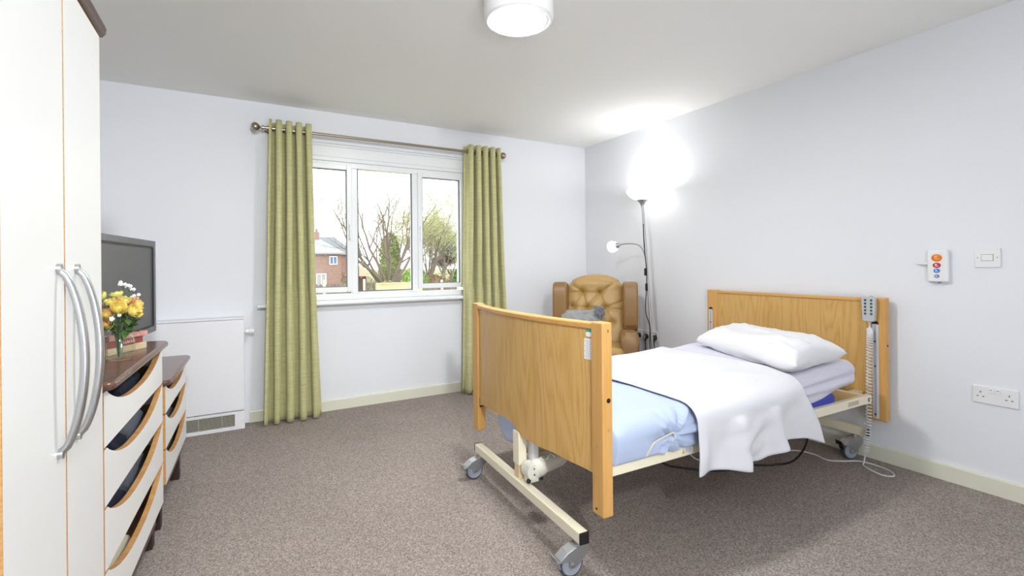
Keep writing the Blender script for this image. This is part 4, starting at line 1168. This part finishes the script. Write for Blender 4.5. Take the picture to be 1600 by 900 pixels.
# tufted back cushion
def bk_pt(u_, v_):
    """u -1..1 across, v 0..1 up -> front surface"""
    wtop = .285+.0*v_
    z = .44+.60*v_
    yb_ = .10+.17*v_
    return wtop, z, yb_
BT = [(-.42, .77), (.14, .76), (-.74, .56), (-.26, .54), (.30, .54), (-.5, .32), (.0, .31), (.52, .32)]
def back_front(a, b_):
    u_ = a*2-1; v_ = b_
    wd, z, y = bk_pt(u_, v_)
    cor = sst(.80, 1.0, v_)
    wd2 = wd*(1-.22*cor*cor)*(.92+.08*sin(pi*min(1, v_*1.1)))
    x = u_*wd2
    edge = (1-abs(u_)**6)**.5*(1-max(0, (v_-.5)*2)**8)**.5
    bulge = .075*edge
    bulge += .030*exp(-((v_-.93)/.10)**2)*edge
    g = 0
    for (bx, bv) in BT:
        dx = (u_-bx)*.27; dv = (v_-bv)*.60; g += exp(-(dx*dx+dv*dv)/.0009)*.028
    # creases joining the buttons
    def seg(p, q, w_):
        px, pv = p; qx, qv = q; ax_, av = (qx-px)*.27, (qv-pv)*.6; bx_, bv_ = (u_-px)*.27, (v_-pv)*.6
        L2 = ax_*ax_+av*av; t = max(0, min(1, (ax_*bx_+av*bv_)/L2)); dx = bx_-ax_*t; dv = bv_-av*t
        return exp(-(dx*dx+dv*dv)/(w_*w_))
    cr = 0
    for i, j in ((0, 1), (0, 2), (0, 3), (1, 3), (1, 4), (2, 3), (3, 4), (2, 5), (3, 5), (3, 6), (4, 6), (4, 7)): cr += .008*seg(BT[i], BT[j], .010)
    for p, q in (((-.42, .77), (-.95, .92)), ((.14, .76), (.85, .95)), ((-.42, .77), (-1, .76)), ((.30, .54), (1, .66)), ((.30, .54), (1, .50)), ((-.74, .56), (-1, .62))): cr += .010*seg(p, q, .012)
    y2 = y-(bulge-g-min(cr, .018))
    zz = z-.03*(abs(u_)**3)*cor+(.02*cor*(1-u_*u_))
    return (x, y2, zz)
mb = MB().grid(back_front, 80, 80)
def back_rear(a, b_):
    x, y, z = back_front(a, b_); wd, z2, y2 = bk_pt(0, b_); u_ = a*2-1
    return (x, y2+.055*(1-abs(u_)**6)**.5*(1-max(0, (b_-.5)*2)**8)**.5, z)
n0 = len(mb.f); mb.grid(back_rear, 80, 20)
for q in range(n0, len(mb.f)): mb.f[q] = mb.f[q][::-1]
MBK = mb.build('backrest', M['leather'], ac, auto=0)
for (bx, bv) in BT[:5]:
    pnt = Vector(back_front((bx+1)/2, bv)); MB().ball((pnt.x, pnt.y-.002, pnt.z), .008, 10).build('button', M['leatherd'], MBK)
mb = pillbox(-.25, .25, .20, .31, lambda x: .28, lambda x: .96, .04, n=10, m_=6, rnd_x1=.04)
mb.build('back_shell', M['leatherd'], ac)
# wings and arms
def sidepiece(s):
    # wing outline in (y,z): thick rounded panel
    out = [(-.055, .60), (-.075, .70), (-.082, .82), (-.078, .92), (-.055, .975), (-.01, 1.0), (.06, .995), (.14, .985), (.22, .95), (.28, .90), (.30, .80), (.30, .55), (.10, .55)]
    out = [tuple(p[:2]) for p in smooth_path([(a, b_, 0) for a, b_ in out], 4)]
    mb = MB(); x0, x1 = (s*.240, s*.362) if s > 0 else (s*.362, s*.240)
    mb.prism(out, lambda a, z, t: (t, a, z), (x0, x1))
    mb.build('wing', M['leatherd'], ac, bevel=.034, seg=5)
    # arm: rolled front scroll on a side panel
    xa = s*.292
    mb = MB()
    sec = [(-.066, .06), (-.066, .46), (-.084, .50), (-.082, .56), (-.045, .60), (.035, .60), (.066, .56), (.070, .50), (.056, .46), (.056, .06)]
    ys = [(-.300, .80), (-.287, .93), (-.262, 1.0), (-.1, 1.0), (.1, 1.0), (.28, 1.0), (.30, .96)]
    P = []
    for y, k_ in ys: P.append([(xa+px*k_, y, .32+(pz_-.32)*k_ if pz_ > .32 else pz_) for px, pz_ in sec])
    N_ = len(sec); vs = [p for rg in P for p in rg]; fs = []
    for i in range(len(P)-1):
        for k in range(N_): l = (k+1) % N_; fs.append((i*N_+k, i*N_+l, (i+1)*N_+l, (i+1)*N_+k))
    fs += [tuple(range(N_-1, -1, -1)), tuple((len(P)-1)*N_+k for k in range(N_))]
    mb.add(vs, fs); mb.build('armrest', M['leatherd'], ac, bevel=.008, seg=2)
sidepiece(-1); sidepiece(1)
# small grey cushion on the seat
Am = Matrix.Translation(ac.location) @ Matrix.Rotation(radians(-41), 4, 'Z')
cpos = Am @ Vector((-.125, -.06, .61))
cu = pillow('cushion', cpos, .40, .33, .15, radians(-41), M['greyfab'], 'small grey plush cushion with a dark tassel resting on the armchair', tiltx=radians(70), seed=9, cat='cushion')
o = None
rnd = random.Random(4); mb = MB()
tp = Am @ Vector((.035, -.075, .745))
inv = Matrix.Translation(cu.location).inverted()
for k in range(320):
    d_ = Vector((rnd.uniform(-1, 1), rnd.uniform(-1, .4), rnd.uniform(-.6, 1))).normalized(); L_ = rnd.uniform(.03, .062)
    a = tp; b_ = tp+d_*L_; m_ = tp+d_*L_*.5+Vector((0, 0, .008)); mb.tube([tuple(inv @ v) for v in (a, m_, b_)], [.007, .0065, .003], 5)
mb.ball(tuple(inv @ tp), .016, 10)
mb.build('tassel', M['greydk'], cu)['label'] = 'dark grey feathery tassel'

# ------------------------------------------------------------------ outside
GZ = -2.7
struct(MB().box(-200, 4.6, GZ-.3, 900, 1500, GZ), 'ground', mat('lawn', rgb(120, 132, 84), .95, var=(1.2, rgb(146, 142, 98), 4, U)))
def brick(name, c1, c2, mortar):
    m = bpy.data.materials.new(name); m.use_nodes = True; nt = m.node_tree; b = nt.nodes['Principled BSDF']; b.inputs['Roughness'].default_value = .9
    tc = nt.nodes.new('ShaderNodeTexCoord'); mp = nt.nodes.new('ShaderNodeMapping'); mp.inputs['Rotation'].default_value = (radians(90), 0, 0)
    br = nt.nodes.new('ShaderNodeTexBrick'); br.inputs['Scale'].default_value = 3.4; br.inputs['Color1'].default_value = c1; br.inputs['Color2'].default_value = c2; br.inputs['Mortar'].default_value = mortar
    br.inputs['Mortar Size'].default_value = .018
    nt.links.new(tc.outputs['Object'], mp.inputs[0]); nt.links.new(mp.outputs[0], br.inputs['Vector']); nt.links.new(br.outputs[0], b.inputs['Base Color']); return m
BR = brick('red_brick', rgb(166, 128, 112), rgb(142, 108, 98), rgb(160, 150, 142))
RF = mat('slate_roof', rgb(150, 156, 164), .8, bump=(8, .5, .05, (1, 4, 4)))
hs_ = empty('house', (5.2, 46.5, GZ)); tag(hs_, 'red brick house with a hipped grey roof seen through the left window pane', 'house')
def hloc(mb): return loc(mb, hs_)
hloc(MB().box(2.0, 45, GZ, 8.0, 53, 2.32)).build('brick_wall', BR, hs_, smooth=False)
mb = MB(); e = .35
mb.add([(2-e, 45-e, 2.30), (8+e, 45-e, 2.30), (8+e, 53+e, 2.30), (2-e, 53+e, 2.30), (4.0, 49, 4.3), (5.9, 49, 4.3)], [(0, 1, 5, 4), (1, 2, 5), (2, 3, 4, 5), (3, 0, 4), (3, 2, 1, 0)])
mb.box(2-e, 45-e, 2.22, 8+e, 45-e+.05, 2.34)
hloc(mb).build('roof', RF, hs_, smooth=False)
hloc(MB().box(5.85, 47.5, 3.0, 6.55, 48.3, 4.35).cyl((6.05, 47.9, 4.35), (6.05, 47.9, 4.65), .1, 10).cyl((6.35, 47.9, 4.35), (6.35, 47.9, 4.65), .1, 10)).build('chimney', BR, hs_, smooth=False)
def hwin(x0, z0, x1, z1, glass):
    f_ = MB(); rect_frame(f_, x0, z0, x1, z1, .08, 44.93, 45.02); f_.box((x0+x1)/2-.03, 44.93, z0+.08, (x0+x1)/2+.03, 45.02, z1-.08)
    o_ = hloc(f_).build('house_window', M['upvc'], hs_, smooth=False)
    hloc(MB().box(x0+.08, 44.97, z0+.08, x1-.08, 44.99, z1-.08)).build('house_pane', glass, o_, smooth=False)
gl = mat('far_glass', rgb(96, 130, 176), .15)
hwin(7.0, 1.30, 7.68, 2.05, gl); hwin(3.6, 1.0, 5.0, 2.05, gl); hwin(5.9, -.5, 6.75, .52, mat('far_glass_pale', rgb(170, 172, 176), .2)); hwin(3.2, -.6, 4.6, .5, gl)
hb_ = empty('house', (11.2, 58, GZ)); tag(hb_, 'farther brick house with a pale grey gabled roof behind the red brick house', 'house')
loc(MB().box(8.3, 55, GZ, 11.2, 62, 2.6), hb_).build('brick_wall', BR, hb_, smooth=False)
loc(MB().prism([(7.2, 2.4), (11.6, 2.4), (9.0, 4.3), (7.6, 4.3)], lambda a, z, t: (a, t, z), (54.6, 62.4)), hb_).build('roof', RF, hb_, smooth=False)
sh_ = empty('shed', (8.2, 38.5, GZ)); tag(sh_, 'low brick outbuilding with an orange tiled roof left of the bare tree', 'shed')
loc(MB().box(7.6, 37.5, GZ, 8.5, 40, .40), sh_).build('brick_wall', brick('dark_brick', rgb(104, 74, 66), rgb(92, 66, 60), rgb(120, 106, 98)), sh_, smooth=False)
loc(MB().prism([(37.2, .38), (40.3, .38), (38.8, 1.15)], lambda a, z, t: (t, a, z), (7.45, 8.6)), sh_).build('roof', mat('orange_tile', rgb(206, 152, 126), .85), sh_, smooth=False)

def fence(p, q, ztop, n, label, m, mp_):
    root = empty('fence', ((p[0]+q[0])/2, (p[1]+q[1])/2, GZ)); tag(root, label, 'fence')
    p = Vector((p[0], p[1], 0)); q = Vector((q[0], q[1], 0)); d = (q-p)
    mb = MB(); N = int(d.length/.16)
    for k in range(N):
        a = p+d*(k+.1)/N; b_ = p+d*(k+.9)/N
        mb.bar((a.x, a.y, (GZ+ztop)/2-.04), (b_.x, b_.y, (GZ+ztop)/2-.04), .03, ztop-GZ-.1)
    loc(mb, root).build('fence_boards', m, root, smooth=False)
    for k in range(n+1):
        c = p+d*k/n; loc(MB().box(c.x-.06, c.y-.12, GZ, c.x+.06, c.y-.02, ztop+.12), root).build('fence_post', mp_, root, smooth=False)
fw = mat('weathered_boards', rgb(132, 124, 116), .9, var=(3, rgb(104, 96, 90), 3, (1, 1, .2)))
fp = mat('concrete_post', rgb(186, 182, 172), .9)
fence((-6.0, 25.2), (4.9, 24.2), .40, 8, 'weathered board fence with pale posts in front of the red brick house', fw, fp)
fence((8.2, 24), (11.6, 24), .27, 3, 'grey board fence with pale posts seen through the right window pane', fw, fp)
gw = MB().box(4.95, 20.0, GZ, 6.9, 20.25, .40)
for k in range(3): gw.box(4.95+.66*k, 19.97, .40, 4.95+.66*k+.60, 20.28, .44)
o = gw.build('garden_wall', mat('sandstone', rgb(214, 200, 164), .9, var=(2, rgb(190, 176, 140), 3, U)), smooth=False); tag(o, 'pale stone garden wall low in the middle window pane', 'wall')
ir = empty('railing', (4.7, 20.1, GZ)); tag(ir, 'short black metal railing beside the pale garden wall', 'railing')
mb = MB()
for k in range(7): mb.bar((4.55+k*.06, 20.1, GZ), (4.55+k*.06, 20.1, .48), .015, .015, up=(1, 0, 0))
mb.bar((4.5, 20.1, .42), (4.94, 20.1, .42), .02, .02); loc(mb, ir).build('bars', mat('railing_paint', rgb(80, 84, 80), .6), ir, smooth=False)
loc(MB().box(4.42, 20.0, GZ, 4.50, 20.1, .62), ir).build('post', fp, ir, smooth=False)

def leaf_mat(name, c1, c2): return mat(name, c1, .8, var=(.9, c2, 3, U))
def add_leaf(mb, c, s, rnd):
    d = Vector((rnd.gauss(0, 1), rnd.gauss(0, 1), rnd.gauss(0, 1))).normalized(); e_ = d.cross(Vector((rnd.random(), rnd.random(), rnd.random()+.1))).normalized()
    mb.add([tuple(c-d*s), tuple(c+e_*s*.5), tuple(c+d*s), tuple(c-e_*s*.5)], [(0, 1, 2, 3)])
def tree(label, base, zfork, stems, spread, height, seed, bark, leafm, density, leafsize, name='tree', lean=0, depthmax=4, r0=.16, cat='tree'):
    rnd = random.Random(seed); root = empty(name, (base[0], base[1], GZ)); tag(root, label, cat, 'trees beyond the garden')
    wood = MB(); lv = MB()
    wood.tube([(0, 0, 0), (0, 0, (zfork-GZ)*.6), (.05, 0, zfork-GZ)], [r0*2.6, r0*2.0, r0*2.4], 10)
    def grow(p, d, L_, r_, dep):
        pts = [p]; rs = [r_]; cur = p.copy(); dd_ = d.copy(); ns = 4
        for k in range(ns):
            dd_ = (dd_+Vector((rnd.gauss(0, .13), rnd.gauss(0, .13), rnd.gauss(.05, .10)))).normalized()
            cur = cur+dd_*L_/ns; pts.append(cur.copy()); rs.append(r_*(1-.55*(k+1)/ns))
        wood.tube([tuple(v) for v in pts], rs, 5 if dep < 2 else 3, cap=False)
        if dep >= 2:
            for k in range(int(density)):
                c = pts[rnd.randrange(1, len(pts))]+Vector((rnd.gauss(0, .16), rnd.gauss(0, .16), rnd.gauss(0, .16))); add_leaf(lv, c, leafsize*rnd.uniform(.6, 1.3), rnd)
        if dep < depthmax:
            nb = 3 if dep < 2 else (3 if rnd.random() < .6 else 2)
            for k in range(nb):
                i = rnd.randrange(2, len(pts)); ax_ = Vector((rnd.gauss(0, 1), rnd.gauss(0, 1), rnd.gauss(0, .5))).normalized()
                nd = (dd_+ax_*.62).normalized(); grow(pts[i], nd, L_*rnd.uniform(.50, .72), rs[i]*.62, dep+1)
            grow(pts[-1], (dd_+Vector((rnd.gauss(0, .2), rnd.gauss(0, .2), .12))).normalized(), L_*.66, rs[-1]*.95, dep+1)
    for k in range(stems):
        t = (k+.5)/stems*2-1; a = rnd.uniform(-.5, .5)
        d = Vector((t*spread, a*spread, 1.0-.35*abs(t))).normalized()
        grow(Vector((t*.15, 0, zfork-GZ-.1)), d, height*.40*rnd.uniform(.85, 1.1), r0*rnd.uniform(.5, .95), 0)
    wood.build('trunk', bark, root, auto=0)
    if density: lv.build('foliage', leafm, root, smooth=False)
    return root
bark = mat('tree_bark', rgb(124, 112, 100), .95)
tree('bare many-stemmed tree with few leaves in the middle window pane', (8.1, 30), -.15, 10, 1.0, 8.6, 5, bark, leaf_mat('sparse_leaf', rgb(176, 180, 110), rgb(214, 212, 170)), 1.2, .045)
tree('tall tree with loose yellow-green leaves left in the right window pane', (13.0, 36), .3, 7, .45, 7.0, 11, bark, leaf_mat('willow_leaf', rgb(188, 196, 140), rgb(204, 206, 160)), 8, .06, r0=.12)
tree('grey-green feathery tree right of the tall yellow-green tree', (18.9, 48), .3, 6, .40, 5.8, 23, bark, leaf_mat('grey_leaf', rgb(192, 200, 180), rgb(196, 200, 176)), 8, .08, r0=.1)
tree('dark bare thicket behind the fence at the right of the right window pane', (20.6, 50), .2, 8, .8, 3.6, 31, bark, leaf_mat('thicket_leaf', rgb(110, 104, 88), rgb(130, 110, 90)), 6, .08, r0=.08)
def bush(label, c, r_, h, n, m, seed, name='bush', size=.09, cone=False):
    rnd = random.Random(seed); root = empty(name, (c[0], c[1], GZ)); tag(root, label, 'bush', 'shrubs beyond the garden')
    lv = MB()
    for k in range(n):
        t = rnd.random(); a = rnd.uniform(0, 2*pi)
        rr = r_*((1-t)**.6 if cone else (1-t**5)**.5)*rnd.uniform(.75, 1.05)*(1+.25*nz(cos(a)*2, sin(a)*2, t*4+seed))
        add_leaf(lv, Vector((rr*cos(a), rr*sin(a), h*t)), size*rnd.uniform(.6, 1.4), rnd)
    core = MB().lathe([((r_*.72*((1-t)**.6 if cone else (1-t**6)**.5)+.01), h*.93*t) for t in [i/8 for i in range(9)]], n=14)
    core.build('bush_core', m, root, auto=0); lv.build('foliage', m, root, smooth=False); return root
bush('rounded olive green ivy mass behind the bare tree', (9.1, 33), .78, 6.1, 5200, leaf_mat('ivy_leaf', rgb(136, 150, 92), rgb(166, 174, 116)), 3)
bush('bright lime green bush at the right of the middle window pane', (9.0, 28), .62, 3.7, 3600, leaf_mat('lime_leaf', rgb(140, 176, 80), rgb(170, 196, 104)), 5)
bush('lime green bush at the lower left of the right window pane', (10.7, 31), .55, 3.3, 2500, leaf_mat('lime_leaf_b', rgb(134, 170, 84), rgb(160, 186, 104)), 6)
bush('green bush at the right edge of the right window pane', (15.6, 36), .62, 3.7, 2600, leaf_mat('green_leaf', rgb(104, 150, 86), rgb(132, 172, 100)), 7)
bush('olive low bush under the bare tree', (7.0, 26), .9, 3.0, 2600, leaf_mat('olive_leaf', rgb(140, 140, 96), rgb(166, 158, 112)), 8)
bush('rust brown hedge behind the grey fence', (12.2, 33), 1.6, 3.15, 4200, leaf_mat('rust_leaf', rgb(160, 132, 100), rgb(150, 144, 104)), 9)

hg = empty('hedge', (14, 55, GZ)); tag(hg, 'long mixed olive and brown hedge far behind the trees', 'hedge')
rnd = random.Random(77); lv = MB(); core = MB()
for k in range(60):
    x = -40+k*1.75; h = 2.7+.5*nz(k*.4, 3)
    core.lathe([(1.35*(1-(t/6)**4)**.5+.02, h*t/6) for t in range(7)], (x, 0, 0), n=10)
for k in range(12000):
    x = rnd.uniform(-40, 64); t = rnd.random(); add_leaf(lv, Vector((x, -1.3*(1-t**4)**.5+rnd.uniform(-.15, .15), 3.1*t+.4*nz(x*.25, 3))), rnd.uniform(.08, .2), rnd)
hm = leaf_mat('hedge_leaf', rgb(150, 150, 112), rgb(168, 150, 122))
core.build('hedge_core', hm, hg, auto=0); lv.build('foliage', hm, hg, smooth=False)

# ------------------------------------------------------------------ world
wd = bpy.data.worlds.new('world'); SC.world = wd; wd.use_nodes = True
bg = wd.node_tree.nodes['Background']; bg.inputs[0].default_value = (.97, .985, 1.0, 1); bg.inputs[1].default_value = 2.3
SC.view_settings.view_transform = 'Standard'; SC.view_settings.look = 'None'
SC.view_settings.exposure = 0.53; SC.view_settings.gamma = 1.0; SC.view_settings.use_curve_mapping = False
